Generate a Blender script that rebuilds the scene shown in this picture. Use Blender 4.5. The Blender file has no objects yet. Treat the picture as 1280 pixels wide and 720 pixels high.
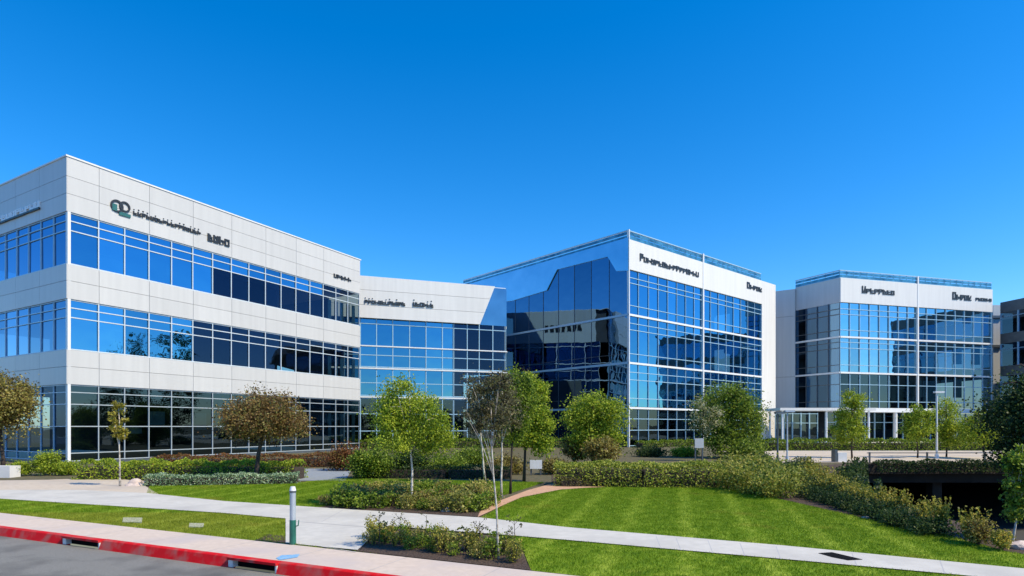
import bpy, bmesh, math, random
import numpy as np
from mathutils import Vector, Matrix
from mathutils.geometry import tessellate_polygon

R = math.radians
random.seed(7)
rng = np.random.default_rng(11)
scene = bpy.context.scene
COL = scene.collection
H, F, HY = 1.9, 750.0, 533.0          # eye height, focal length in photo pixels, horizon row

def G(px, py, z=0.0):
    d = (H - z) * F / (py - HY)
    return Vector(((px - 640) / F * d, d, z))

def at(px, D, z=0.0):
    return Vector(((px - 640) / F * D, D, z))

# ------------------------------------------------------------------ objects
def tag(o, label=None, cat=None, group=None, kind=None):
    if label: o['label'] = label
    if cat: o['category'] = cat
    if group: o['group'] = group
    if kind: o['kind'] = kind
    return o

def empty(name, loc=(0, 0, 0), label=None, cat=None, group=None, rz=0):
    o = bpy.data.objects.new(name, None)
    o.empty_display_size = 0.2
    COL.objects.link(o)
    o.location = loc
    o.rotation_euler = (0, 0, rz)
    return tag(o, label, cat, group)

def link(name, me, mat, parent=None, smooth=False):
    o = bpy.data.objects.new(name, me)
    if mat is not None and len(me.materials) == 0:
        me.materials.append(mat)
    COL.objects.link(o)
    if parent is not None:
        o.parent = parent
        loc = Vector(parent.location)
        par = parent
        while par.parent is not None:
            par = par.parent
            loc += Vector(par.location)
        o.location = (0, 0, 0)
    if smooth:
        for p in me.polygons: p.use_smooth = True
    return o

class MB:
    """collects shapes, world coordinates; build() makes one mesh relative to origin"""
    def __init__(self):
        self.v = []; self.f = []
    def add(self, vs, fs):
        b = len(self.v)
        self.v += [tuple(x) for x in vs]
        self.f += [tuple(i + b for i in f) for f in fs]
        return self
    def obox(self, c, ax, ay, az):
        """box from centre c and half axis vectors"""
        c = Vector(c); ax = Vector(ax); ay = Vector(ay); az = Vector(az)
        vs = [c + sx * ax + sy * ay + sz * az for sz in (-1, 1) for sy in (-1, 1) for sx in (-1, 1)]
        fs = [(0, 2, 3, 1), (4, 5, 7, 6), (0, 1, 5, 4), (2, 6, 7, 3), (0, 4, 6, 2), (1, 3, 7, 5)]
        if ax.cross(ay).dot(az) < 0: fs = [tuple(reversed(f)) for f in fs]
        return self.add(vs, fs)
    def box(self, x0, x1, y0, y1, z0, z1):
        return self.obox(((x0 + x1) / 2, (y0 + y1) / 2, (z0 + z1) / 2), ((x1 - x0) / 2, 0, 0), (0, (y1 - y0) / 2, 0), (0, 0, (z1 - z0) / 2))
    def prism(self, pts, z0, z1):
        n = len(pts)
        area = sum(pts[i][0] * pts[(i + 1) % n][1] - pts[(i + 1) % n][0] * pts[i][1] for i in range(n))
        if area < 0: pts = list(reversed(pts))
        vs = [(p[0], p[1], z0) for p in pts] + [(p[0], p[1], z1) for p in pts]
        fs = [tuple(reversed(range(n))), tuple(range(n, 2 * n))]
        fs += [(i, (i + 1) % n, n + (i + 1) % n, n + i) for i in range(n)]
        return self.add(vs, fs)
    def poly3(self, pts, off):
        """3-D planar polygon given thickness by vector off"""
        n = len(pts); off = Vector(off)
        vs = [Vector(p) for p in pts] + [Vector(p) + off for p in pts]
        fs = [tuple(reversed(range(n))), tuple(range(n, 2 * n))]
        fs += [(i, (i + 1) % n, n + (i + 1) % n, n + i) for i in range(n)]
        return self.add(vs, fs)
    def tube(self, p0, p1, r0, r1=None, n=8, cap=True):
        p0 = Vector(p0); p1 = Vector(p1); r1 = r0 if r1 is None else r1
        d = (p1 - p0).normalized()
        a = d.orthogonal().normalized(); b = d.cross(a)
        vs = []
        for p, r in ((p0, r0), (p1, r1)):
            for i in range(n):
                t = 2 * math.pi * i / n
                vs.append(p + r * (math.cos(t) * a + math.sin(t) * b))
        fs = [(i, (i + 1) % n, n + (i + 1) % n, n + i) for i in range(n)]
        if cap: fs += [tuple(reversed(range(n))), tuple(range(n, 2 * n))]
        return self.add(vs, fs)
    def path(self, pts, rs, n=8):
        """tapered tube along a polyline, joined rings"""
        rings = []
        vs = []
        for i, p in enumerate(pts):
            p = Vector(p)
            d = (Vector(pts[min(i + 1, len(pts) - 1)]) - Vector(pts[max(i - 1, 0)])).normalized()
            a = d.cross(Vector((0.13, 1, 0.07))).normalized(); b = d.cross(a)
            for k in range(n):
                t = 2 * math.pi * k / n
                vs.append(p + rs[i] * (math.cos(t) * a + math.sin(t) * b))
        m = len(pts)
        fs = []
        for i in range(m - 1):
            for k in range(n):
                fs.append((i * n + k, i * n + (k + 1) % n, (i + 1) * n + (k + 1) % n, (i + 1) * n + k))
        fs += [tuple(reversed(range(n))), tuple((m - 1) * n + k for k in range(n))]
        return self.add(vs, fs)
    def build(self, name, mat, parent=None, origin=None, smooth=False):
        o = Vector((0, 0, 0)) if origin is None else Vector(origin)
        if parent is not None:
            par = parent
            while par is not None:
                o = o + Vector(par.location); par = par.parent
        me = bpy.data.meshes.new(name)
        me.from_pydata([tuple(Vector(v) - o) for v in self.v], [], self.f)
        me.update()
        ob = link(name, me, mat, parent, smooth)
        if parent is None: ob.location = o
        return ob

def np_mesh(name, verts, faces, mat, parent=None, origin=(0, 0, 0)):
    """verts (N,3) array in world space, faces (M,k) array"""
    o = np.array(origin, dtype=np.float32)
    par = parent
    if parent is not None:
        o = np.zeros(3, dtype=np.float32)
        while par is not None:
            o += np.array(par.location, dtype=np.float32); par = par.parent
    me = bpy.data.meshes.new(name)
    v = (verts - o).astype(np.float32)
    k = faces.shape[1]
    me.vertices.add(len(v)); me.vertices.foreach_set('co', v.ravel())
    me.loops.add(faces.size); me.loops.foreach_set('vertex_index', faces.astype(np.int32).ravel())
    me.polygons.add(len(faces))
    me.polygons.foreach_set('loop_start', np.arange(0, faces.size, k, dtype=np.int32))
    me.polygons.foreach_set('loop_total', np.full(len(faces), k, dtype=np.int32))
    me.update(calc_edges=True)
    ob = link(name, me, mat, parent)
    if parent is None: ob.location = tuple(float(x) for x in o)
    return ob

def copy_tree(o, parent=None):
    c = o.copy(); COL.objects.link(c); c.parent = parent
    for ch in o.children: copy_tree(ch, c)
    return c

# ------------------------------------------------------------------ materials
def newmat(name):
    m = bpy.data.materials.new(name); m.use_nodes = True
    nt = m.node_tree
    for n in list(nt.nodes): nt.nodes.remove(n)
    out = nt.nodes.new('ShaderNodeOutputMaterial')
    return m, nt, out

def N(nt, typ, **kw):
    n = nt.nodes.new(typ)
    for k, v in kw.items():
        if k in n.inputs: n.inputs[k].default_value = v
        else: setattr(n, k, v)
    return n

def rgb(c): return (c[0], c[1], c[2], 1)

def noise_mat(name, c1, c2, scale=3.0, rough=0.7, detail=6, bump=0.0, bscale=None, c3=None, scale3=0.4, metallic=0.0, bdist=0.01, spec=0.5, lo=0.3, hi=0.7):
    m, nt, out = newmat(name)
    p = N(nt, 'ShaderNodeBsdfPrincipled'); p.inputs['Roughness'].default_value = rough
    p.inputs['Metallic'].default_value = metallic
    p.inputs['Specular IOR Level'].default_value = spec
    tc = N(nt, 'ShaderNodeTexCoord')
    geo = N(nt, 'ShaderNodeNewGeometry')
    n1 = N(nt, 'ShaderNodeTexNoise'); n1.inputs['Scale'].default_value = scale; n1.inputs['Detail'].default_value = detail
    nt.links.new(geo.outputs['Position'], n1.inputs['Vector'])
    r = N(nt, 'ShaderNodeValToRGB')
    r.color_ramp.elements[0].position = lo; r.color_ramp.elements[0].color = rgb(c1)
    r.color_ramp.elements[1].position = hi; r.color_ramp.elements[1].color = rgb(c2)
    nt.links.new(n1.outputs['Fac'], r.inputs['Fac'])
    col = r.outputs['Color']
    if c3 is not None:
        n3 = N(nt, 'ShaderNodeTexNoise'); n3.inputs['Scale'].default_value = scale3; n3.inputs['Detail'].default_value = 4
        nt.links.new(geo.outputs['Position'], n3.inputs['Vector'])
        r3 = N(nt, 'ShaderNodeValToRGB'); r3.color_ramp.elements[0].position = 0.45; r3.color_ramp.elements[1].position = 0.68
        nt.links.new(n3.outputs['Fac'], r3.inputs['Fac'])
        mx = N(nt, 'ShaderNodeMixRGB'); mx.inputs['Color2'].default_value = rgb(c3)
        nt.links.new(r3.outputs['Color'], mx.inputs['Fac']); nt.links.new(col, mx.inputs['Color1'])
        col = mx.outputs['Color']
    nt.links.new(col, p.inputs['Base Color'])
    if bump > 0:
        nb = N(nt, 'ShaderNodeTexNoise'); nb.inputs['Scale'].default_value = bscale or scale * 4; nb.inputs['Detail'].default_value = 5
        nt.links.new(geo.outputs['Position'], nb.inputs['Vector'])
        b = N(nt, 'ShaderNodeBump'); b.inputs['Strength'].default_value = bump; b.inputs['Distance'].default_value = bdist
        nt.links.new(nb.outputs['Fac'], b.inputs['Height']); nt.links.new(b.outputs['Normal'], p.inputs['Normal'])
    nt.links.new(p.outputs['BSDF'], out.inputs['Surface'])
    return m

def glass_mat(name, tint, refl=0.6, trans=(0.12, 0.17, 0.2), wave=0.02):
    m, nt, out = newmat(name)
    gl = N(nt, 'ShaderNodeBsdfGlossy'); gl.inputs['Roughness'].default_value = 0.012
    tr = N(nt, 'ShaderNodeBsdfTransparent'); tr.inputs['Color'].default_value = rgb(trans)
    oi = N(nt, 'ShaderNodeObjectInfo')
    mp = N(nt, 'ShaderNodeMapRange'); mp.inputs['To Min'].default_value = 0.74; mp.inputs['To Max'].default_value = 1.10
    nt.links.new(oi.outputs['Random'], mp.inputs['Value'])
    mul = N(nt, 'ShaderNodeVectorMath', operation='SCALE'); mul.inputs[0].default_value = tint
    nt.links.new(mp.outputs['Result'], mul.inputs['Scale'])
    nt.links.new(mul.outputs['Vector'], gl.inputs['Color'])
    lw = N(nt, 'ShaderNodeFresnel'); lw.inputs['IOR'].default_value = 1.5
    mr = N(nt, 'ShaderNodeMapRange'); mr.inputs['From Min'].default_value = 0.04; mr.inputs['From Max'].default_value = 1
    mr.inputs['To Min'].default_value = refl; mr.inputs['To Max'].default_value = 1
    nt.links.new(lw.outputs['Fac'], mr.inputs['Value'])
    geo = N(nt, 'ShaderNodeNewGeometry')
    nz = N(nt, 'ShaderNodeTexNoise'); nz.inputs['Scale'].default_value = 0.9; nz.inputs['Detail'].default_value = 1
    nt.links.new(geo.outputs['Position'], nz.inputs['Vector'])
    b = N(nt, 'ShaderNodeBump'); b.inputs['Strength'].default_value = wave; b.inputs['Distance'].default_value = 0.15
    nt.links.new(nz.outputs['Fac'], b.inputs['Height']); nt.links.new(b.outputs['Normal'], gl.inputs['Normal'])
    mx = N(nt, 'ShaderNodeMixShader')
    nt.links.new(mr.outputs['Result'], mx.inputs['Fac'])
    nt.links.new(tr.outputs['BSDF'], mx.inputs[1]); nt.links.new(gl.outputs['BSDF'], mx.inputs[2])
    nt.links.new(mx.outputs['Shader'], out.inputs['Surface'])
    return m

def leaf_mat(name, cols, trans=0.42, rough=0.5):
    """cols: list of colours picked at random per leaf"""
    m, nt, out = newmat(name)
    geo = N(nt, 'ShaderNodeNewGeometry')
    r = N(nt, 'ShaderNodeValToRGB')
    els = r.color_ramp.elements
    while len(els) < len(cols): els.new(0.5)
    for i, c in enumerate(cols):
        els[i].position = i / max(1, len(cols) - 1); els[i].color = rgb(c)
    # clump-sized variation shifted by a per-leaf random
    nz = N(nt, 'ShaderNodeTexNoise'); nz.inputs['Scale'].default_value = 2.2; nz.inputs['Detail'].default_value = 2
    nt.links.new(geo.outputs['Position'], nz.inputs['Vector'])
    mr = N(nt, 'ShaderNodeMapRange'); mr.inputs['From Min'].default_value = 0.35; mr.inputs['From Max'].default_value = 0.65
    mr.inputs['To Min'].default_value = -0.2; mr.inputs['To Max'].default_value = 0.2
    nt.links.new(nz.outputs['Fac'], mr.inputs['Value'])
    ad = N(nt, 'ShaderNodeMath', operation='ADD', use_clamp=True)
    nt.links.new(geo.outputs['Random Per Island'], ad.inputs[0]); nt.links.new(mr.outputs['Result'], ad.inputs[1])
    nt.links.new(ad.outputs[0], r.inputs['Fac'])
    p = N(nt, 'ShaderNodeBsdfPrincipled'); p.inputs['Roughness'].default_value = rough
    p.inputs['Specular IOR Level'].default_value = 0.3
    t = N(nt, 'ShaderNodeBsdfTranslucent')
    mx = N(nt, 'ShaderNodeMixShader'); mx.inputs['Fac'].default_value = trans
    nt.links.new(r.outputs['Color'], p.inputs['Base Color']); nt.links.new(r.outputs['Color'], t.inputs['Color'])
    nt.links.new(p.outputs['BSDF'], mx.inputs[1]); nt.links.new(t.outputs['BSDF'], mx.inputs[2])
    nt.links.new(mx.outputs['Shader'], out.inputs['Surface'])
    return m

M = {}
M['white_panel'] = noise_mat('white_panel', (.70, .70, .70), (.76, .76, .755), 0.8, 0.45, bump=0.02, bscale=40)
M['grey_panel'] = noise_mat('grey_panel', (.50, .52, .54), (.56, .58, .60), 0.8, 0.45, bump=0.02, bscale=40)
M['light_panel'] = noise_mat('light_panel', (.56, .565, .575), (.61, .615, .62), 0.8, 0.42, bump=0.02, bscale=40)
M['joint'] = noise_mat('joint', (.40, .40, .41), (.46, .46, .47), 3, 0.8)
M['interior'] = noise_mat('interior', (.05, .05, .055), (.09, .09, .1), 0.5, 0.8)
M['frame'] = noise_mat('frame', (.30, .50, .66), (.36, .56, .72), 2, 0.35)
M['frame_mid'] = noise_mat('frame_mid', (.34, .40, .44), (.40, .46, .50), 2, 0.4)
M['frame_pale'] = noise_mat('frame_pale', (.52, .60, .66), (.58, .66, .72), 2, 0.35)
M['frame_dark'] = noise_mat('frame_dark', (.10, .12, .14), (.14, .16, .18), 2, 0.35, metallic=0.4)
M['frame_white'] = noise_mat('frame_white', (.72, .74, .76), (.78, .80, .82), 2, 0.35)
M['glass'] = glass_mat('glass', (.13, .43, .66), 0.66, trans=(.30, .42, .48), wave=.05)
M['glass_deep'] = glass_mat('glass_deep', (.20, .38, .60), 0.5, wave=.07)
M['glass_pale'] = glass_mat('glass_pale', (.30, .58, .74), 0.66, trans=(.30, .42, .48), wave=.05)
M['glass_dark'] = glass_mat('glass_dark', (.26, .50, .80), 0.5)
M['glass_ground'] = glass_mat('glass_ground', (.30, .44, .52), 0.15, trans=(.20, .26, .28))
M['glass_mid'] = glass_mat('glass_mid', (.10, .34, .54), 0.62, trans=(.22, .32, .38), wave=.05)
M['wedge_panel'] = noise_mat('wedge_panel', (.07, .20, .34), (.10, .26, .42), 0.7, 0.2, metallic=0.7)
M['glass_black'] = glass_mat('glass_black', (.20, .34, .60), 0.10, trans=(.30, .40, .42))  # barely reflecting pane; its darkness imitates a dark reflection in the facade bays
M['fascia_glass'] = noise_mat('fascia_glass', (.17, .44, .64), (.24, .52, .72), 0.7, 0.2, metallic=0.7, bump=0.02, bscale=1.5)
M['teal_glass'] = noise_mat('teal_glass', (.02, .10, .17), (.10, .34, .46), 1.6, 0.15, metallic=0.4)
M['asphalt'] = noise_mat('asphalt', (.15, .148, .135), (.26, .256, .235), 55, 0.9, bump=0.5, bscale=180, c3=(.115, .113, .105), scale3=1.3, bdist=.012)
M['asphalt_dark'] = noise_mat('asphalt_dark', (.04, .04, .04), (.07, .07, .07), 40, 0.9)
M['drive'] = noise_mat('drive', (.22, .25, .28), (.28, .31, .34), 8, 0.85)
M['concrete'] = noise_mat('concrete', (.52, .505, .46), (.60, .58, .53), 6, 0.85, bump=0.25, bscale=120, c3=(.47, .455, .42), scale3=.9, bdist=.004)
M['pink_concrete'] = noise_mat('pink_concrete', (.57, .47, .39), (.65, .54, .45), 9, 0.85, bump=0.25, bscale=120, c3=(.52, .45, .42), scale3=.8, bdist=.004)
M['beige_concrete'] = noise_mat('beige_concrete', (.50, .42, .33), (.60, .52, .42), 6, 0.85, c3=(.46, .40, .34), scale3=.5)
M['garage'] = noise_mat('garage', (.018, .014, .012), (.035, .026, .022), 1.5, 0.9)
M['red_paint'] = noise_mat('red_paint', (.58, .004, .008), (.66, .006, .012), 6, 0.75, c3=(.42, .10, .09), spec=.2, scale3=4, bump=.2, bscale=90, bdist=.003)
M['blue_paint'] = noise_mat('blue_paint', (.08, .35, .70), (.35, .50, .60), 25, 0.7)
M['mulch'] = noise_mat('mulch', (.035, .022, .016), (.16, .105, .075), 32, 0.95, bump=1.0, bscale=60, bdist=.04, lo=.35, hi=.7)
M['earth'] = noise_mat('earth', (.07, .075, .03), (.14, .11, .06), 5, 0.95, bump=.6, bscale=20, bdist=.04)
M['bark_dark'] = noise_mat('bark_dark', (.03, .022, .018), (.07, .052, .04), 14, 0.9, bump=.6, bscale=30)
M['bark_pale'] = noise_mat('bark_pale', (.50, .46, .40), (.68, .64, .58), 9, 0.8, c3=(.16, .13, .11), scale3=12, bump=.3, bscale=30)
M['stone'] = noise_mat('stone', (.50, .40, .36), (.66, .56, .50), 8, 0.85, bump=.6, bscale=12, bdist=.03)
M['black'] = noise_mat('black', (.004, .004, .005), (.009, .009, .010), 5, 0.95, spec=.1)
M['sign_black'] = noise_mat('sign_black', (.012, .014, .018), (.03, .035, .04), 9, 0.4)
M['sign_teal'] = noise_mat('sign_teal', (.02, .10, .10), (.03, .16, .15), 6, 0.4)
M['sign_white'] = noise_mat('sign_white', (.72, .76, .80), (.8, .82, .84), 6, 0.4)
M['white_metal'] = noise_mat('white_metal', (.70, .71, .72), (.78, .79, .80), 6, 0.4)
M['grey_metal'] = noise_mat('grey_metal', (.42, .48, .54), (.5, .56, .62), 6, 0.4, metallic=.3)
M['green_paint'] = noise_mat('green_paint', (.012, .10, .075), (.02, .16, .12), 9, 0.4)
M['blind'] = noise_mat('blind', (.60, .80, .72), (.75, .9, .82), 2, 0.7)
M['blind_dim'] = noise_mat('blind_dim', (.42, .46, .44), (.55, .58, .55), 2, 0.8)
M['plate'] = noise_mat('plate', (.30, .32, .18), (.48, .47, .36), 25, .85)
M['office_dark'] = noise_mat('office_dark', (.035, .037, .042), (.055, .057, .062), 1.0, .5)
M['brown_metal'] = noise_mat('brown_metal', (.13, .14, .14), (.17, .18, .18), 1.5, .6)

def panel_mat(name, base, var=.05):
    m, nt, out = newmat(name); L = nt.links.new
    p = N(nt, 'ShaderNodeBsdfPrincipled'); p.inputs['Roughness'].default_value = .38; p.inputs['Specular IOR Level'].default_value = .5
    geo = N(nt, 'ShaderNodeNewGeometry')
    a = N(nt, 'ShaderNodeMapRange'); a.inputs['To Min'].default_value = 1 - var; a.inputs['To Max'].default_value = 1 + var
    L(geo.outputs['Random Per Island'], a.inputs['Value'])
    mp = N(nt, 'ShaderNodeMapping'); mp.inputs['Scale'].default_value = (2.2, 2.2, .12); L(geo.outputs['Position'], mp.inputs['Vector'])
    n = N(nt, 'ShaderNodeTexNoise'); n.inputs['Scale'].default_value = 1.6; n.inputs['Detail'].default_value = 6; L(mp.outputs['Vector'], n.inputs['Vector'])
    b = N(nt, 'ShaderNodeMapRange'); b.inputs['From Min'].default_value = .3; b.inputs['From Max'].default_value = .72; b.inputs['To Min'].default_value = 1.03; b.inputs['To Max'].default_value = .94
    L(n.outputs['Fac'], b.inputs['Value'])
    mu = N(nt, 'ShaderNodeMath', operation='MULTIPLY'); L(a.outputs['Result'], mu.inputs[0]); L(b.outputs['Result'], mu.inputs[1])
    sc = N(nt, 'ShaderNodeVectorMath', operation='SCALE'); sc.inputs[0].default_value = base; L(mu.outputs[0], sc.inputs['Scale'])
    L(sc.outputs['Vector'], p.inputs['Base Color']); L(p.outputs['BSDF'], out.inputs['Surface'])
    return m
M['light_panel'] = panel_mat('light_panel', (.57, .57, .565), .035)
M['white_panel'] = panel_mat('white_panel', (.72, .715, .70), .02)
M['grey_panel'] = panel_mat('grey_panel', (.50, .52, .54), .03)
def path_mat():
    m, nt, out = newmat('brick_path')
    geo = N(nt, 'ShaderNodeNewGeometry')
    br = N(nt, 'ShaderNodeTexBrick'); br.inputs['Scale'].default_value = 5
    br.inputs['Color1'].default_value = rgb((.50, .27, .17)); br.inputs['Color2'].default_value = rgb((.62, .38, .24))
    br.inputs['Mortar'].default_value = rgb((.40, .30, .22)); br.inputs['Mortar Size'].default_value = .015
    nt.links.new(geo.outputs['Position'], br.inputs['Vector'])
    p = N(nt, 'ShaderNodeBsdfPrincipled'); p.inputs['Roughness'].default_value = .85
    nt.links.new(br.outputs['Color'], p.inputs['Base Color']); nt.links.new(p.outputs['BSDF'], out.inputs['Surface'])
    return m
M['brick_path'] = path_mat()

def lawn_mat(name, blades=False):
    """mown lawn: broad mowing bands, patches, fine noise"""
    m, nt, out = newmat(name)
    L = nt.links.new
    geo = N(nt, 'ShaderNodeNewGeometry')
    sep = N(nt, 'ShaderNodeSeparateXYZ'); L(geo.outputs['Position'], sep.inputs[0])
    # u = X - .28 Y
    mu = N(nt, 'ShaderNodeMath', operation='MULTIPLY_ADD'); L(sep.outputs['Y'], mu.inputs[0]); mu.inputs[1].default_value = -.28; L(sep.outputs['X'], mu.inputs[2])
    nzw = N(nt, 'ShaderNodeTexNoise'); nzw.inputs['Scale'].default_value = 1.1; L(geo.outputs['Position'], nzw.inputs['Vector'])
    ma = N(nt, 'ShaderNodeMath', operation='MULTIPLY_ADD'); L(nzw.outputs['Fac'], ma.inputs[0]); ma.inputs[1].default_value = .35; L(mu.outputs[0], ma.inputs[2])
    fr = N(nt, 'ShaderNodeMath', operation='MULTIPLY'); L(ma.outputs[0], fr.inputs[0]); fr.inputs[1].default_value = 5.4
    sn = N(nt, 'ShaderNodeMath', operation='SINE'); L(fr.outputs[0], sn.inputs[0])
    st = N(nt, 'ShaderNodeMapRange'); st.inputs['From Min'].default_value = .45; st.inputs['From Max'].default_value = 1.0; st.inputs['To Min'].default_value = .04; st.inputs['To Max'].default_value = .38
    L(sn.outputs[0], st.inputs['Value'])
    n1 = N(nt, 'ShaderNodeTexNoise'); n1.inputs['Scale'].default_value = 3.4; n1.inputs['Detail'].default_value = 8; n1.inputs['Roughness'].default_value = .65
    L(geo.outputs['Position'], n1.inputs['Vector'])
    n1r = N(nt, 'ShaderNodeMapRange'); n1r.inputs['From Min'].default_value = .3; n1r.inputs['From Max'].default_value = .7; n1r.inputs['To Max'].default_value = .80
    L(n1.outputs['Fac'], n1r.inputs['Value'])
    ad = N(nt, 'ShaderNodeMath', operation='ADD', use_clamp=True); L(st.outputs['Result'], ad.inputs[0]); L(n1r.outputs['Result'], ad.inputs[1])
    src = ad.outputs[0]
    if blades:
        rb = N(nt, 'ShaderNodeMath', operation='MULTIPLY_ADD', use_clamp=True); L(geo.outputs['Random Per Island'], rb.inputs[0]); rb.inputs[1].default_value = .5
        sb = N(nt, 'ShaderNodeMath', operation='MULTIPLY'); L(src, sb.inputs[0]); sb.inputs[1].default_value = .7
        L(sb.outputs[0], rb.inputs[2]); src = rb.outputs[0]
    r = N(nt, 'ShaderNodeValToRGB'); e = r.color_ramp.elements
    e[0].color = rgb((.060, .145, .006)); e[0].position = .0
    e[1].color = rgb((.34, .44, .05)); e[1].position = 1
    x = e.new(.5); x.color = rgb((.165, .272, .011))
    L(src, r.inputs['Fac'])
    # dry tan patches
    n2 = N(nt, 'ShaderNodeTexNoise'); n2.inputs['Scale'].default_value = .55; n2.inputs['Detail'].default_value = 5; n2.inputs['Roughness'].default_value = .7
    L(geo.outputs['Position'], n2.inputs['Vector'])
    r2 = N(nt, 'ShaderNodeMapRange'); r2.inputs['From Min'].default_value = .56; r2.inputs['From Max'].default_value = .75; r2.inputs['To Max'].default_value = .55
    L(n2.outputs['Fac'], r2.inputs['Value'])
    # strip by the kerb is drier: world X < -3
    mxl = N(nt, 'ShaderNodeMapRange'); mxl.inputs['From Min'].default_value = -1.5; mxl.inputs['From Max'].default_value = -6; mxl.inputs['To Min'].default_value = 0; mxl.inputs['To Max'].default_value = .3
    L(sep.outputs['X'], mxl.inputs['Value'])
    yl = N(nt, 'ShaderNodeMath', operation='LESS_THAN'); L(sep.outputs['Y'], yl.inputs[0]); yl.inputs[1].default_value = 13.2
    mm = N(nt, 'ShaderNodeMath', operation='MULTIPLY'); L(mxl.outputs['Result'], mm.inputs[0]); L(yl.outputs[0], mm.inputs[1])
    sm = N(nt, 'ShaderNodeMath', operation='ADD', use_clamp=True); L(mm.outputs[0], sm.inputs[0]); L(r2.outputs['Result'], sm.inputs[1])
    mx = N(nt, 'ShaderNodeMixRGB'); mx.inputs['Color2'].default_value = rgb((.36, .28, .05))
    L(sm.outputs[0], mx.inputs['Fac']); L(r.outputs['Color'], mx.inputs['Color1'])
    p = N(nt, 'ShaderNodeBsdfPrincipled'); p.inputs['Roughness'].default_value = .8; p.inputs['Specular IOR Level'].default_value = .15
    L(mx.outputs['Color'], p.inputs['Base Color'])
    if blades:
        t = N(nt, 'ShaderNodeBsdfTranslucent'); L(mx.outputs['Color'], t.inputs['Color'])
        ms = N(nt, 'ShaderNodeMixShader'); ms.inputs['Fac'].default_value = .4
        L(p.outputs['BSDF'], ms.inputs[1]); L(t.outputs['BSDF'], ms.inputs[2]); L(ms.outputs['Shader'], out.inputs['Surface'])
    else:
        nb = N(nt, 'ShaderNodeTexNoise'); nb.inputs['Scale'].default_value = 45; nb.inputs['Detail'].default_value = 4; L(geo.outputs['Position'], nb.inputs['Vector'])
        b = N(nt, 'ShaderNodeBump'); b.inputs['Strength'].default_value = .8; b.inputs['Distance'].default_value = .03
        L(nb.outputs['Fac'], b.inputs['Height']); L(b.outputs['Normal'], p.inputs['Normal'])
        L(p.outputs['BSDF'], out.inputs['Surface'])
    return m
M['lawn'] = lawn_mat('lawn')
M['lawn_blades'] = lawn_mat('lawn_blades', True)

M['leaf_bronze'] = leaf_mat('leaf_bronze', [(.08, .045, .02), (.23, .14, .05), (.34, .23, .08), (.30, .31, .09)])
M['leaf_bright'] = leaf_mat('leaf_bright', [(0.076, 0.134, 0.013), (0.213, 0.316, 0.023), (0.397, 0.496, 0.040), (0.518, 0.570, 0.056)])
M['leaf_mid'] = leaf_mat('leaf_mid', [(0.030, 0.067, 0.009), (0.107, 0.180, 0.017), (0.229, 0.330, 0.033), (0.366, 0.450, 0.056)])
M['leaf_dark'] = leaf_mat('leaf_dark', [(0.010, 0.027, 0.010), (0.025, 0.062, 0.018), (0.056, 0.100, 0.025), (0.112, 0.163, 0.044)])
M['leaf_olive'] = leaf_mat('leaf_olive', [(0.107, 0.090, 0.017), (0.244, 0.226, 0.033), (0.427, 0.390, 0.056), (0.549, 0.450, 0.090)])
M['leaf_brown'] = leaf_mat('leaf_brown', [(0.073, 0.054, 0.018), (0.220, 0.156, 0.041), (0.329, 0.312, 0.063), (0.512, 0.432, 0.153)])
M['leaf_purple'] = leaf_mat('leaf_purple', [(.03, .025, .018), (.09, .08, .04), (.16, .17, .05), (.28, .24, .15)])
M['leaf_red'] = leaf_mat('leaf_red', [(0.091, 0.037, 0.017), (0.213, 0.083, 0.033), (0.305, 0.134, 0.045), (0.199, 0.196, 0.045)])
M['leaf_hedge'] = leaf_mat('leaf_hedge', [(0.085, 0.120, 0.013), (0.244, 0.312, 0.036), (0.439, 0.492, 0.072), (0.561, 0.552, 0.135)])
M['leaf_bank'] = leaf_mat('leaf_bank', [(.07, .10, .015), (.20, .25, .035), (.36, .38, .06), (.46, .42, .10)])
M['leaf_silver'] = leaf_mat('leaf_silver', [(0.061, 0.120, 0.045), (0.183, 0.300, 0.147), (0.427, 0.570, 0.360), (0.686, 0.780, 0.540)])
M['leaf_bed'] = leaf_mat('leaf_bed', [(0.076, 0.090, 0.023), (0.229, 0.256, 0.045), (0.427, 0.406, 0.090), (0.580, 0.450, 0.169)])
M['leaf_white'] = leaf_mat('leaf_white', [(0.037, 0.072, 0.013), (0.146, 0.204, 0.045), (0.390, 0.384, 0.198), (0.800, 0.756, 0.513)])
M['leaf_gold'] = leaf_mat('leaf_gold', [(.09, .11, .015), (.25, .26, .035), (.44, .40, .06), (.56, .44, .10)])

# ------------------------------------------------------------------ foliage
def leaves(points, size, up=0.25, flat=0.0):
    """one folded rhombus per point -> verts, faces"""
    n = len(points)
    d = rng.normal(size=(n, 3)); d[:, 2] += up
    d /= np.linalg.norm(d, axis=1)[:, None]
    e = rng.normal(size=(n, 3)); e -= (e * d).sum(1)[:, None] * d
    e /= np.linalg.norm(e, axis=1)[:, None]
    s = size * rng.uniform(.6, 1.35, n)[:, None]
    a = d * s; b = e * s * .42
    v = np.stack([points - a * .5, points + b, points + a * .5, points - b], 1).reshape(-1, 3)
    f = np.arange(4 * n).reshape(-1, 4)
    return v, f

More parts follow.
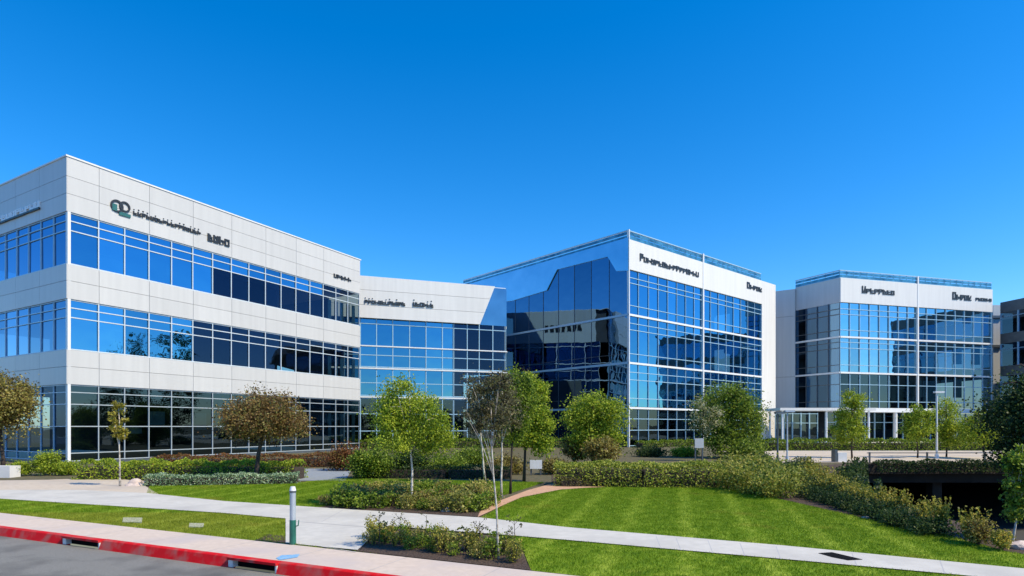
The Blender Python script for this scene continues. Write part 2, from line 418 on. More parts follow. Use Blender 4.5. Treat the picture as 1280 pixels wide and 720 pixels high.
def cloud(ells, n, clump=0.18, nclump=60, shell=0.55):
    """clumped points through ellipsoids [(cx,cy,cz,rx,ry,rz)]"""
    ells = np.array(ells, dtype=float)
    vol = ells[:, 3] * ells[:, 4] * ells[:, 5]
    out = []
    ks = rng.choice(len(ells), nclump, p=vol / vol.sum())
    w = rng.uniform(.4, 1.6, nclump); w /= w.sum()
    cnt = (w * n).astype(int) + 1
    for k, c in zip(ks, cnt):
        e = ells[k]
        d = rng.normal(size=3); d /= np.linalg.norm(d)
        rr = rng.uniform(shell, 1.0) ** .7
        cen = e[:3] + d * rr * e[3:]
        sc = clump * rng.uniform(.55, 1.35)
        q = rng.normal(size=(c, 3)) * sc * np.array([1, 1, .75])
        out.append(cen + q)
    p = np.concatenate(out)
    return p

def crown(parent, ells, n, size, mat, clump=.2, nclump=70, shell=.45, zmin=0.03, name='crown'):
    p = cloud(ells, int(n * 2.3), clump * .85, int(nclump * 1.5), shell)
    p = p[p[:, 2] > zmin]
    v, f = leaves(p, size * .88)
    return np_mesh(name, v, f, mat, parent)

def trunk(parent, base, top, r, mat, ells, nbr=9, bend=.06, name='trunk'):
    mb = MB()
    base = Vector(base); top = Vector(top)
    L = (top - base).length
    pts = []; rs = []
    for i in range(7):
        t = i / 6
        p = base.lerp(top, t) + Vector((random.uniform(-1, 1), random.uniform(-1, 1), 0)) * bend * L * .15 * (0 < i)
        pts.append(p); rs.append(r * (1.25 if i == 0 else 1) * (1 - .62 * t))
    mb.path(pts, rs)
    for k in range(nbr):
        e = ells[k % len(ells)]
        a = random.uniform(0, 6.283); u = random.uniform(-.5, .8)
        q = Vector((e[0] + .8 * e[3] * math.cos(a), e[1] + .8 * e[4] * math.sin(a), e[2] + u * .8 * e[5]))
        i = random.randint(3, 6)
        s = pts[i]
        if q.z < s.z: q.z = s.z + random.uniform(.05, .3)
        m1 = s.lerp(q, .5) + Vector((0, 0, .04 * L))
        mb.path([s, m1, q], [rs[i] * .6, rs[i] * .38, rs[i] * .12], n=5)
    return mb.build(name, mat, parent, smooth=True)

def tree(label, px, D, base_z, ells_px, n, size, mat, bark='bark_dark', r=.05, top=None, cat='tree', group=None, name='tree', clump=None, nclump=70, nbr=10, lean=0, shell=.45):
    """ells_px: crown lobes as photo ellipses (px, py, rx, ry) at distance D"""
    k = D / F
    ells = []
    for (cx, cy, rx, ry) in ells_px:
        ells.append(((cx - 640) * k, D + random.uniform(-.25, .25) * rx * k, H + (HY - cy) * k, rx * k, rx * k * .9, ry * k))
    b = at(px, D, base_z)
    t = empty(name, b, label, cat, group)
    tp = Vector((sum(e[0] for e in ells) / len(ells), D, max(e[2] + .4 * e[5] for e in ells))) if top is None else Vector(top)
    trunk(t, b, tp, r, M[bark], ells, nbr)
    crown(t, ells, n, size, M[mat], clump or .24 * max(e[3] for e in ells), nclump, shell)
    return t

def hedge(label, pts, w, h, n_per_m2, size, mat, name='hedge', cat='hedge', bump=.18, group=None, z0=0.0, core=True):
    """a hedge along ground points; leaves close under a bumpy surface, twiggy core inside"""
    pts = [Vector(p) for p in pts]
    t = empty(name, (pts[0] + pts[-1]) / 2, label, cat, group)
    P = []
    segs = []
    for i in range(len(pts) - 1): segs.append((pts[i], pts[i + 1]))
    core_mb = MB()
    for a, b in segs:
        L = (b - a).length
        d = (b - a).normalized(); s = Vector((-d.y, d.x, 0))
        per = w + 2 * h
        n = int(L * per * n_per_m2 * 1.5)
        u = rng.uniform(0, L, n); q = rng.uniform(0, per, n)
        # surface point on the front/top/back cross-section
        lat = np.where(q < h, -w / 2, np.where(q < h + w, q - h - w / 2, w / 2))
        zz = np.where(q < h, q, np.where(q < h + w, h, per - q))
        ph = rng.uniform(0, 6.28, 6)
        bmp = bump * h * (np.sin(u * 3.1 + ph[0]) * .5 + np.sin(u * 7.3 + ph[1] + lat * 5) * .35 + np.sin(u * 17 + ph[2] + lat * 9) * .25)
        depth = rng.exponential(.10, n) * min(1, h)
        cxl = lat * (1 - depth / max(w, .1)) * (1 - .25 * (zz / h) ** 3) + bmp * .3 * np.sign(lat)
        cz = zz - depth * .6 + bmp * (zz / h)
        cz = np.maximum(cz, .02) + rng.normal(size=n) * .02
        X = a.x + d.x * u + s.x * cxl; Y = a.y + d.y * u + s.y * cxl
        P.append(np.stack([X, Y, cz + z0], 1))
        m = (a + b) / 2
        core_mb.obox((m.x, m.y, z0 + h * .34), d * (L / 2 - .05), s * (w * .33), Vector((0, 0, h * .34)))
    p = np.concatenate(P)
    v, f = leaves(p, size * .85, up=.4)
    np_mesh('foliage', v, f, M[mat], t)
    if core: core_mb.build('branch_core', M['bark_dark'], t)
    return t

def shrub_proto(name, mat, rx, rz, n, size, label, cat, group, spiky=0):
    t = empty(name, (0, 0, 0), label, cat, group)
    if spiky:
        pts = []
        for k in range(spiky):
            a = random.uniform(0, 6.28); rr = random.uniform(0, rx)
            base = np.array([.35 * rr * math.cos(a), .35 * rr * math.sin(a), 0])
            tip = np.array([rr * math.cos(a) * 1.1, rr * math.sin(a) * 1.1, rz * random.uniform(.65, 1.15)])
            m = max(6, n // spiky)
            tt = rng.uniform(.15, 1, m)[:, None]
            pts.append(base + (tip - base) * tt + rng.normal(size=(m, 3)) * .02)
        p = np.concatenate(pts)
    else:
        p = cloud([(0, 0, rz * .5, rx, rx, rz * .55)], int(n * 1.4), rx * .26, 30, .3)
    p = p[p[:, 2] > .01]
    v, f = leaves(p, size * .88, up=.8 if spiky else .3)
    np_mesh('foliage', v, f, M[mat], t)
    mb = MB()
    for k in range(5):
        a = random.uniform(0, 6.28)
        mb.tube((0, 0, 0), (.5 * rx * math.cos(a), .5 * rx * math.sin(a), rz * .7), .012, .004, 5)
    mb.build('stem', M['bark_dark'], t)
    return t

def scatter(proto, spots, first=True):
    for i, (p, s, a) in enumerate(spots):
        o = proto if (i == 0 and first) else copy_tree(proto)
        o.location = p; o.scale = (s, s, s * random.uniform(.85, 1.15)); o.rotation_euler.z = a

# ------------------------------------------------------------------ ground
def inside(poly, x, y):
    c = False; n = len(poly); j = n - 1
    for i in range(n):
        xi, yi, xj, yj = poly[i][0], poly[i][1], poly[j][0], poly[j][1]
        if ((yi > y) != (yj > y)) and (x < (xj - xi) * (y - yi) / (yj - yi) + xi): c = not c
        j = i
    return c

def sheet(name, pts, z, mat, holes=None, kind='structure'):
    loops = [[Vector((p[0], p[1], 0)) for p in pts]] + [[Vector((p[0], p[1], 0)) for p in h] for h in (holes or [])]
    flat = [p for l in loops for p in l]
    tris = tessellate_polygon(loops)
    vs = [(p.x, p.y, z) for p in flat]
    fs = []
    for t in tris:
        a, b, c = (flat[i] for i in t)
        fs.append(t if (b - a).cross(c - a).z > 0 else (t[0], t[2], t[1]))
    me = bpy.data.meshes.new(name); me.from_pydata(vs, [], fs); me.update()
    o = link(name, me, mat)
    o['kind'] = kind
    return o

U = Vector((.908, -.418, 0)); V = Vector((.418, .908, 0))   # along the kerb / away from the road
def UV(u, v, z=0.0): return U * u + V * v + Vector((0, 0, z))
KV = 6.28      # back edge of the kerb
PITL = [(8.4, 9.6), (9.9, 17.0), (11.6, 22.0), (17.6, 31.0)]
PIT = PITL + [(80, 31.0), (80, 9.6)]
sheet('ground', [UV(-900, KV), UV(900, KV), UV(900, 1500), UV(-900, 1500)], -.012, M['earth'], [[Vector((x, y, 0)) for x, y in PIT]])
sheet('road', [UV(-900, -9.0), UV(900, -9.0), UV(900, KV - .12), UV(-900, KV - .12)], -.13, M['asphalt'])
sheet('far_verge', [UV(-900, -900), UV(900, -900), UV(900, -9.0), UV(-900, -9.0)], -.10, M['earth'])

sidewalk_top = [G(-500, 606), G(0, 613), G(100, 613), G(185, 617), G(280, 627), G(430, 637), G(541, 644), G(597, 647.5), G(621, 650), G(710, 660), G(980, 683), G(1280, 712), G(1700, 751)]
sidewalk_bot = [G(1700, 768), G(1190, 719), G(980, 700), G(710, 676), G(625, 669), G(530, 662), G(481, 658)]
conn = [G(447, 688.5), G(357, 680)]
sidewalk_bot2 = [G(357, 649), G(280, 642), G(0, 624), G(-500, 592.5)]
walk_poly = sidewalk_top + sidewalk_bot + conn + sidewalk_bot2
# left end: keep polygon simple
walk_poly[0] = G(-300, 605); walk_poly[-1] = G(-300, 608)
sheet('sidewalk', walk_poly, 0.016, M['concrete'])
sheet('kerb_walk', [UV(-60, KV), UV(60, KV), UV(60, KV + .97), UV(-60, KV + .97)], 0.008, M['pink_concrete'])
sheet('plaza_path', [G(-500, 597), G(-10, 601), G(60, 600), G(140, 597), G(172, 602), G(200, 619), G(0, 615), G(-500, 610)], .010, M['beige_concrete'])
big_lawn = [G(600, 647.5), G(625, 634), G(652, 622), G(700, 612.5), G(735, 610), G(760, 609), G(907, 610), G(980, 625), G(1090, 650), G(1180, 668), G(1260, 690), G(1330, 701), G(1450, 728), G(1280, 712), G(980, 683), G(710, 660), G(621, 650)]
low_lawn = [G(625, 669), G(710, 676), G(980, 700), G(1190, 719), G(1700, 768), UV(9.5, KV + .97), G(664, 713), G(655, 690), G(640, 676)]
mid_lawn = [G(183, 617), G(188, 606), G(375, 603), G(430, 598), G(500, 599), G(680, 603), G(668, 607), G(640, 616), G(600, 626), G(470, 620), G(400, 634.5), G(280, 627)]
strip_lawn = [G(-120, 617.3), G(0, 624), G(280, 642), G(357, 649), G(357, 676), G(340, 677), UV(-5.4, KV + .97), UV(-22, KV + .97)]
lawns = [big_lawn, low_lawn, mid_lawn, strip_lawn]
for l in lawns: sheet('lawn', l, .0, M['lawn'])
sheet('mulch_bed', [G(441, 688.5), G(470, 664), G(482, 660), G(530, 664), G(625, 671), G(650, 688), G(664, 713)], .004, M['mulch'])
sheet('mulch_bed', [G(395, 634.5), G(470, 618), G(600, 624), G(628, 632), G(597, 646), G(541, 643), G(430, 636.4)], .004, M['mulch'])
sheet('mulch_bed', [G(318, 676), G(335, 668), G(356, 670), G(357, 679)], .006, M['mulch'])
sheet('brick_path', [G(597, 647), G(625, 634), G(652, 622), G(700, 612.5), G(735, 610), G(760, 609), G(750, 604), G(690, 605), G(660, 613), G(628, 625), G(600, 640)], .012, M['brick_path'])
sheet('mulch_bed', [G(690, 604.8), G(735, 605), G(760, 609), G(907, 610), G(920, 590), G(690, 590)], .004, M['mulch'])
sheet('mulch_bed', [G(907, 610), G(980, 625), G(1090, 650), G(1180, 668), G(1260, 690), G(1400, 712), Vector((8.4, 9.6, 0)), Vector((9.9, 17, 0)), Vector((11.6, 22, 0)), Vector((17.6, 31, 0)), G(900, 590)], .004, M['mulch'])
sheet('parking_drive', [G(330, 601), G(432, 601), G(440, 586), G(330, 586)], .006, M['drive'])
sheet('terrace', [Vector((14.2, 31.5, 0)), Vector((80, 31.5, 0)), Vector((80, 46, 0)), Vector((16, 46, 0))], .010, M['beige_concrete'])
sheet('forecourt', [Vector((20, 46.2, 0)), Vector((80, 46.2, 0)), Vector((80, 78, 0)), Vector((30, 78, 0)), Vector((30, 66, 0))], .006, M['concrete'])

# sidewalk joints as real saw cuts: thin dark inlays
mb = MB()
for px in (820, 845, 885, 925, 970, 1065, 1175):
    a = G(px, 660 + (px - 710) * .0859 + .5, .0168); b = G(px + 6, 676 + (px - 710) * .0889 - .5, .0168)
    s = (b - a).normalized(); s = Vector((-s.y, s.x, 0)) * .006
    mb.add([a - s, b - s, b + s, a + s], [(0, 1, 2, 3)])
for (x0, y0, x1, y1) in ((402, 652, 428, 638), (445, 690, 402, 683), (360, 651, 478, 660)):
    a = G(x0, y0, .0188); b = G(x1, y1, .0188); s = (b - a).normalized(); s = Vector((-s.y, s.x, 0)) * .008
    mb.add([a - s, b - s, b + s, a + s], [(0, 1, 2, 3)])
for u in np.arange(-14, 4, 1.5):
    a = UV(u, KV + .005, .0098); b = UV(u, KV + .965, .0098); s = U * .005
    mb.add([a - s, b - s, b + s, a + s], [(0, 1, 2, 3)])
mb.build('sidewalk_joint', M['joint'])['kind'] = 'structure'

# kerb with two storm drain openings cut into it
drains = []
for (x0, x1, yy) in ((74, 127, 675), (284, 349, 704)):
    a = G(x0, yy + (0 if x0 < 200 else -2), -.05); b = G(x1, yy + 5, -.05)
    drains.append((a.dot(U), b.dot(U)))
mb = MB()
cuts = [-60] + [x for d in drains for x in d] + [60]
for i in range(0, len(cuts), 2):
    u0, u1 = cuts[i], cuts[i + 1]
    k = 0
    c = UV((u0 + u1) / 2, KV - .08, -.06)
    prof = [(0, -.2), (0, .02), (-.07, .018), (-.09, .006), (-.145, -.135), (-.16, -.2)]
    vs = [UV(u, KV + p, z) for u in (u0, u1) for p, z in prof]
    n = len(prof)
    fs = [(j, (j + 1) % n, n + (j + 1) % n, n + j) for j in range(n)] + [tuple(range(n)), tuple(reversed(range(n, 2 * n)))]
    mb.add(vs, fs)
for (u0, u1) in drains:      # thin lintel over each opening
    c = UV((u0 + u1) / 2, KV - .075, .0)
    mb.obox(c, U * ((u1 - u0) / 2), V * .074, Vector((0, 0, .018)))
mb.build('red_kerb', M['red_paint'])['kind'] = 'structure'
for i, (u0, u1) in enumerate(drains):
    t = empty('storm_drain', UV((u0 + u1) / 2, KV - .1, -.13),
              ('dark storm drain slot in the red kerb nearest the left edge', 'dark storm drain slot in the red kerb below the blue pavement mark')[i], 'storm drain', 'storm drains in the red kerb')
    m2 = MB().obox(UV((u0 + u1) / 2, KV - .02, -.075), U * ((u1 - u0) / 2 - .004), V * .015, Vector((0, 0, .052))); m2.build('opening', M['black'], t)
    m3 = MB()
    m3.obox(UV(u0 + .05, KV - .08, -.075), U * .045, V * .045, Vector((0, 0, .05)))
    m3.obox(UV(u1 - .02, KV - .08, -.075), U * .015, V * .045, Vector((0, 0, .05)))
    m3.build('frame', M['white_panel'], t)

sheet('pavement_mark', [G(345, 697.5, .012), G(352, 694, .012), G(364, 693.5, .012), G(375, 692.5, .012), G(372, 696.5, .012), G(360, 698.5, .012), G(349, 700, .012)], .013, M['blue_paint'])
for (x0, x1, y0, y1, lab) in ((153, 177, 648, 653.5, 'pale concrete utility cover in the grass strip, the larger left one'), (236, 254, 655, 659.5, 'pale concrete utility cover in the grass strip, the smaller right one')):
    a, b, c, d = G(x0, y1), G(x1, y1 + .5), G(x1 + 1, y0 + .3), G(x0 + 1, y0)
    mb = MB(); mb.prism([a, b, c, d], -.05, .022)
    ctr = (a + b + c + d) / 4
    t = mb.build('utility_cover', M['plate'], origin=ctr); tag(t, lab, 'utility cover', 'utility covers in the grass')
mb = MB(); mb.prism([G(1023, 693), G(1040, 692), G(1078, 701), G(1060, 702), G(1040, 698)], .0, .022)  # flat pure black shape set into the sidewalk
t = mb.build('black_mark', M['black'], origin=G(1050, 697)); tag(t, 'flat black mark lying in the pale sidewalk at the right', 'drain cover')

# ------------------------------------------------------------------ sunken drive and garage
mb = MB()
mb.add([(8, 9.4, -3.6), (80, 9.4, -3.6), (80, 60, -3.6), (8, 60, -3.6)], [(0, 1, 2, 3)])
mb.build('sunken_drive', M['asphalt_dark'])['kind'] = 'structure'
g = empty('retaining_wall', (18.4, 31, -3.6), 'dark retaining walls of the sunken drive behind the sloping hedge', 'retaining wall')
mb = MB()
for q in range(3):
    a = Vector((*PITL[q], 0)); b = Vector((*PITL[q + 1], 0)); d = (b - a).normalized(); sd = Vector((-d.y, d.x, 0))
    mb.obox(((a + b) / 2) + sd * .15 + Vector((0, 0, -1.82)), (b - a) / 2, sd * .15, Vector((0, 0, 1.79)))
mb.obox((44.2, 9.45, -1.82), (35.8, 0, 0), (0, .15, 0), (0, 0, 1.79))
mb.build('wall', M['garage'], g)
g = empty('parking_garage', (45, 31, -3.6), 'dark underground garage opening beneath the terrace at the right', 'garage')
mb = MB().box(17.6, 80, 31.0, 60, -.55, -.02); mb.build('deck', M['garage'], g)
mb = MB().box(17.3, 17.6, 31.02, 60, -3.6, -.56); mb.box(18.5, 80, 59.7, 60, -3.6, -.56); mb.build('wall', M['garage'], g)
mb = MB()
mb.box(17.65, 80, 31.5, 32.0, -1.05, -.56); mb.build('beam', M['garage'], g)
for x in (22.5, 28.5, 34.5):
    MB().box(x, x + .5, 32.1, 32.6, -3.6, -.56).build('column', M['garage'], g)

# ------------------------------------------------------------------ buildings
class Facade:
    def __init__(self, P0, P1):
        self.P0 = Vector((P0[0], P0[1], 0)); self.P1 = Vector((P1[0], P1[1], 0))
        self.L = (self.P1 - self.P0).length
        self.d = (self.P1 - self.P0).normalized()
        self.n = Vector((self.d.y, -self.d.x, 0))     # outward when walking left->right seen from outside
    def pt(self, s, z, off=0.0): return self.P0 + self.d * s + self.n * off + Vector((0, 0, z))
    def s_at(self, px):
        k = (px - 640) / F
        return (k * self.P0.y - self.P0.x) / (self.d.x - k * self.d.y)
    def img(self, px, py):
        s = self.s_at(px); D = self.P0.y + self.d.y * s
        return s, H + (HY - py) * D / F
    def box(self, mb, s0, s1, z0, z1, o0, o1):
        c = self.pt((s0 + s1) / 2, (z0 + z1) / 2, (o0 + o1) / 2)
        return mb.obox(c, self.d * (s1 - s0) / 2, self.n * (o1 - o0) / 2, Vector((0, 0, (z1 - z0) / 2)))

def windows(parent, fc, edges, z0, z1, transoms, glass, frame, mw=.035, tw=.035, rec=.10, tilt=.007, fo=.03, extra=None, blinds=0):
    """one window part per bay, each with its own frame sub-part"""
    for i in range(len(edges) - 1):
        s0, s1 = edges[i], edges[i + 1]
        mb = MB()
        j = [random.uniform(-tilt, tilt) for _ in range(3)]
        def gp(s, z, u, v): return fc.pt(s, z, -rec + j[0] * (u - .5) * 2 + j[1] * (v - .5) * 2)
        a, b, c, d = gp(s0 + mw * .5, z0, 0, 0), gp(s1 - mw * .5, z0, 1, 0), gp(s1 - mw * .5, z1, 1, 1), gp(s0 + mw * .5, z1, 0, 1)
        mb.add([a, b, c, d], [(0, 1, 2, 3)])
        w = mb.build('window', glass, parent)
        fm = MB()
        fc.box(fm, s0, s0 + mw, z0, z1, -rec - .03, fo)
        fc.box(fm, s1 - mw, s1, z0, z1, -rec - .03, fo)
        for t in transoms:
            fc.box(fm, s0 + mw, s1 - mw, t - tw, t + tw, -rec - .02, fo - .008)
        fm.build('frame', frame, w)
        if blinds and random.random() < blinds:
            h0 = z0 + (z1 - z0) * random.choice((.15, .35, .5, .6))
            bm_ = MB(); fc.box(bm_, s0 + mw + .03, s1 - mw - .03, h0, z1 - .05, -rec - .24, -rec - .22)
            bm_.build('blind', M['blind_dim'], parent)

def clad(mb, fc, joints, zrows, thick=.05, gap=.012, s0=None, s1=None):
    s0 = 0 if s0 is None else s0; s1 = fc.L if s1 is None else s1
    js = [s0] + [j for j in joints if s0 < j < s1] + [s1]
    for i in range(len(js) - 1):
        for k in range(len(zrows) - 1):
            a = js[i] + (gap if i > 0 else 0); b = js[i + 1] - (gap if i < len(js) - 2 else 0)
            fc.box(mb, a, b, zrows[k] + (gap if k > 0 else 0), zrows[k + 1] - (gap if k < len(zrows) - 2 else 0), 0.002, thick)

def inset(poly, d):
    """shrink a convex-ish CCW/CW footprint by d"""
    n = len(poly); P = [Vector((p[0], p[1], 0)) for p in poly]
    area = sum(P[i].x * P[(i + 1) % n].y - P[(i + 1) % n].x * P[i].y for i in range(n))
    sg = 1 if area > 0 else -1
    out = []
    for i in range(n):
        a, b, c = P[i - 1], P[i], P[(i + 1) % n]
        e1 = (b - a).normalized(); e2 = (c - b).normalized()
        n1 = Vector((-e1.y, e1.x, 0)) * sg; n2 = Vector((-e2.y, e2.x, 0)) * sg
        m = (n1 + n2); m = m / max(.2, m.dot(n1))
        out.append(b + m * d)
    return out

def glyph_sign(label, fc, x0, y0, x1, y1, nlet, hpx, mat, off=.05, group='lettering signs on the office buildings', style=0, base=None, emblem=None, ticks=False, under=None):
    """raised letters whose worn shapes cannot be read in the photo: dark strokes in a row from (x0,y0) to (x1,y1)"""
    s0, z0 = fc.img(x0, y0); s1, z1 = fc.img(x1, y1)
    zb = (z0 + z1) / 2
    D = fc.P0.y + fc.d.y * (s0 + s1) / 2
    h = hpx * .88 * D / F
    t = empty('wall_sign', fc.pt((s0 + s1) / 2, zb, off), label, 'sign', group)
    w = (s1 - s0) / nlet
    rr = random.Random(hash(label) % 1000 + nlet) if False else random.Random(len(label) * 7 + nlet)
    for i in range(nlet):
        a = s0 + i * w + w * .06; b = s0 + (i + 1) * w - w * .05
        hh = h * (1.35 if (i == 0 and style) else rr.uniform(.85, 1.0))
        sw = (b - a) * rr.uniform(.24, .4); th = hh * rr.uniform(.18, .3)
        mb = MB()
        o0, o1 = off, off + .07
        zz = zb
        k = rr.randint(0, 5)
        fc.box(mb, a, a + sw, zz, zz + hh, o0, o1)
        if k in (0, 1, 4): fc.box(mb, a + sw, b - sw * .1, zz + hh - th, zz + hh, o0, o1 - .002)
        if k in (0, 2, 3): fc.box(mb, a + sw, b, zz, zz + th, o0, o1 - .002)
        if k in (1, 2, 5, 4): fc.box(mb, a + sw, b - sw * .3, zz + hh * .42, zz + hh * .42 + th, o0, o1 - .004)
        if k in (0, 3, 5): fc.box(mb, b - sw, b, zz + th, zz + hh * (.99 if k != 5 else .55), o0, o1 - .006)
        if rr.random() < .45:      # slanting stroke
            p0 = fc.pt(a + sw, zz + hh * rr.choice((.0, .9)), o0); p1 = fc.pt(b, zz + hh * rr.choice((.1, .95)), o0)
            dd = fc.d * (sw * .8)
            mb.poly3([p0, p0 + dd, p1 + dd * .2, p1 - dd * .8], fc.n * .05)
        if k in (1, 4): fc.box(mb, b - sw, b, zz + hh * .45, zz + hh - th, o0, o1 - .006)
        if ticks and rr.random() < .6:
            fc.box(mb, a + sw * .5, a + sw * 1.6, zz + hh * 1.4, zz + hh * 1.62, o0, o1 - .03)
        mb.build('letter', mat, t)
        if under:
            mu_ = MB(); fc.box(mu_, a - .02, b + .02, zz - hh * .34, zz - .01, o0, o1 + .02); mu_.build('letter_shadow', under, t)  # black slab below each letter, modelled as its dark shadow
    if emblem:
        (ex0, ey0, ex1, ey1) = emblem
        for q, (fx, fy, fr, mm) in enumerate(((.3, .55, .30, 'sign_black'), (.70, .50, .26, 'sign_black'))):
            s, z = fc.img(ex0 + (ex1 - ex0) * fx, ey1 + (ey0 - ey1) * fy)
            rad = fr * (ey1 - ey0) * D / F * 1.0
            ring = MB(); n = 20
            for i in range(n):
                a0 = 2 * math.pi * i / n; a1 = 2 * math.pi * (i + 1) / n
                pts = []
                for (aa, rd) in ((a0, rad), (a1, rad), (a1, rad * .68), (a0, rad * .68)):
                    pts.append(fc.pt(s + rd * math.cos(aa), z + rd * math.sin(aa), off + .01 * q))
                ring.poly3(pts, fc.n * .06)
            ring.build('emblem_ring', M[mm], t)
        s, z = fc.img(ex0 + (ex1 - ex0) * .5, ey1 + (ey0 - ey1) * .12)
        dm = MB(); r0 = .12
        fc.box(dm, s - .1, s + .5, z - .05, z + .12, off, off + .06)
        fc.box(dm, s - .45, s - .2, z + .1, z + .45, off + .012, off + .065)
        dm.build('emblem_base', M['sign_teal'], t)
    return t

# ---- building 1 (left, three storeys)
C1 = Vector((-22.24, 30, 0)); E1 = Vector((-12.37, 48.7, 0)); W1 = C1 + Vector((-.867, .498, 0)) * 17
B1poly = [W1, C1, E1, E1 + (W1 - C1)]
fR = Facade(C1, E1); fL = Facade(W1, C1)
b1 = empty('office_building', C1, 'three storey office building with pale panel bands, nearest at the left', 'office building')
rows1 = [(.12, 4.02, [.16, .55, 1.9, 3.02, 3.62, 3.98]), (5.74, 8.30, [5.78, 7.38, 7.86, 8.26]), (10.03, 12.66, [10.07, 11.74, 12.22, 12.62])]
mb = MB(); core = inset(B1poly, .02)
for z0, z1 in ((4.02, 5.74), (8.30, 10.03), (12.66, 15.38)): mb.prism(core, z0, z1)
mb.build('wall', M['joint'], b1)
MB().prism(core, -.02, .12).build('plinth', M['frame_dark'], b1)
MB().prism(inset(B1poly, 4.5), .4, 15).build('interior', M['interior'], b1)
MB().prism(inset(B1poly, -.09), 15.382, 15.46).build('coping', M['white_metal'], b1)
eR = [0.04, 1.46] + [1.46 + (fR.L - 1.50) / 15 * i for i in range(1, 16)]
eL = [fL.L - .04 - 1.38 * i for i in range(12, -1, -1)]
jR = [eR[i] for i in (1, 3, 5, 7, 9, 11, 13)]
jL = [fL.L - .04 - 1.38 * i for i in (10, 8, 6, 4, 2)]
for fc, jn, tr in ((fR, jR, 0), (fL, jL, .051)):
    for zr in ((4.02, 4.9, 5.74), (8.30, 9.2, 10.03), (12.66, 13.55, 14.42, 15.38)):
        mb = MB(); clad(mb, fc, jn, zr, s0=0, s1=fc.L + (.05 if tr else 0), gap=.009)
        mb.build('cladding', M['light_panel'], b1)
for k, (z0, z1, tr) in enumerate(rows1):
    gm = M['glass_ground'] if k == 0 else M['glass']
    if k == 0: windows(b1, fR, eR, z0, z1, tr, gm, M['frame_mid'], mw=.022, tw=.024, rec=.05, fo=.01)
    else:
        c = 6 if k == 2 else 5  # from this bay on, darker glass paints in the dark reflection
        kw = dict(mw=.026, tw=.026, rec=.05, fo=.012)
        windows(b1, fR, eR[:c + 1], z0, z1, tr, gm, M['frame_pale'], blinds=.4, **kw)
        if k == 2:
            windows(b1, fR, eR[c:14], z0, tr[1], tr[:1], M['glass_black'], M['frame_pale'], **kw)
            windows(b1, fR, eR[c:14], tr[1], z1, tr[1:], gm, M['frame_pale'], **kw)
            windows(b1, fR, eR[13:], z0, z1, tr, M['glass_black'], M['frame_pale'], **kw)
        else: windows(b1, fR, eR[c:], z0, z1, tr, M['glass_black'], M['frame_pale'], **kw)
    windows(b1, fL, eL[3:], z0, z1, tr, M['glass_black'] if k == 0 else M['glass_dark'], M['frame'], mw=.024, tw=.02, rec=.05, fo=.01)
mb = MB()
fR.box(mb, 0.0, .04, .12, 12.66, -.14, .045)
fL.box(mb, fL.L - .04, fL.L + .04, .12, 12.66, -.14, -.0)
mb.build('corner_post', M['frame_white'], b1)
# pale blinds behind the last bays of each floor
for k, (z0, z1, tr) in enumerate(rows1):
    for i in (13, 14, 15):
        for q in range(2):
            mb = MB(); a = eR[i] + .18 + .62 * q
            fR.box(mb, a, a + .34, z0 + .05, z1 - (1.0 if k else 1.1), -.34, -.30)
            if not (i == 13 and q == 0): mb.build('blind', M['blind'], b1)
for (i, z0, z1) in ((3, 1.95, 2.75), (5, 1.7, 2.7), (2, 1.5, 1.9)):
    mb = MB(); fR.box(mb, eR[i] + .15, eR[i] + 1.1, z0, z1, -.34, -.30); mb.build('blind', M['blind'], b1)
glyph_sign('dark lettering beside a double ring emblem on the top band of the left building', fR, 165, 269, 250, 293.5, 17, 5.5, M['sign_black'], emblem=(138, 247, 162, 271), ticks=True)
glyph_sign('short dark lettering right of the ring emblem row, on the left building', fR, 258, 302, 286, 308, 4, 11, M['sign_black'], style=0)
glyph_sign('small dark lettering at the far right end of the left building', fR, 416, 348, 438, 351.5, 5, 5.5, M['sign_black'])
glyph_sign('white lettering on the shaded face of the left building at the photo edge', fL, -12, 284, 52, 259, 11, 9, M['sign_white'], under=M['sign_black'])

# ---- building 2 (recessed link building with slanted white sign wall)
A2 = Vector((-15.6, 51.1, 0)); K2 = Vector((-5.33, 54.7, 0)); E2 = K2 + (K2 - A2).normalized() * 5.1
B2poly = [A2, K2, E2, Vector((-2.4, 78, 0)), Vector((-26, 74, 0)), Vector((-25.6, 57.4, 0))]
f2a = Facade(A2, K2); f2b = Facade(K2, E2); f2c = Facade(E2, B2poly[3])
b2 = empty('office_building', K2, 'recessed middle office building with a slanted white sign wall over blue glass', 'office building')
mb = MB(); p2 = inset(B2poly, .3)
for z0, z1 in ((-.02, .3), (4.1, 4.5), (8.5, 8.8), (11.25, 14.82)): mb.prism(p2, z0, z1)
mb.build('wall', M['interior'], b2)
MB().prism(inset(B2poly, 4.0), .3, 14.6).build('interior', M['interior'], b2)
MB().prism(inset(B2poly, .06), 14.84, 14.9).build('roof', M['white_metal'], b2)
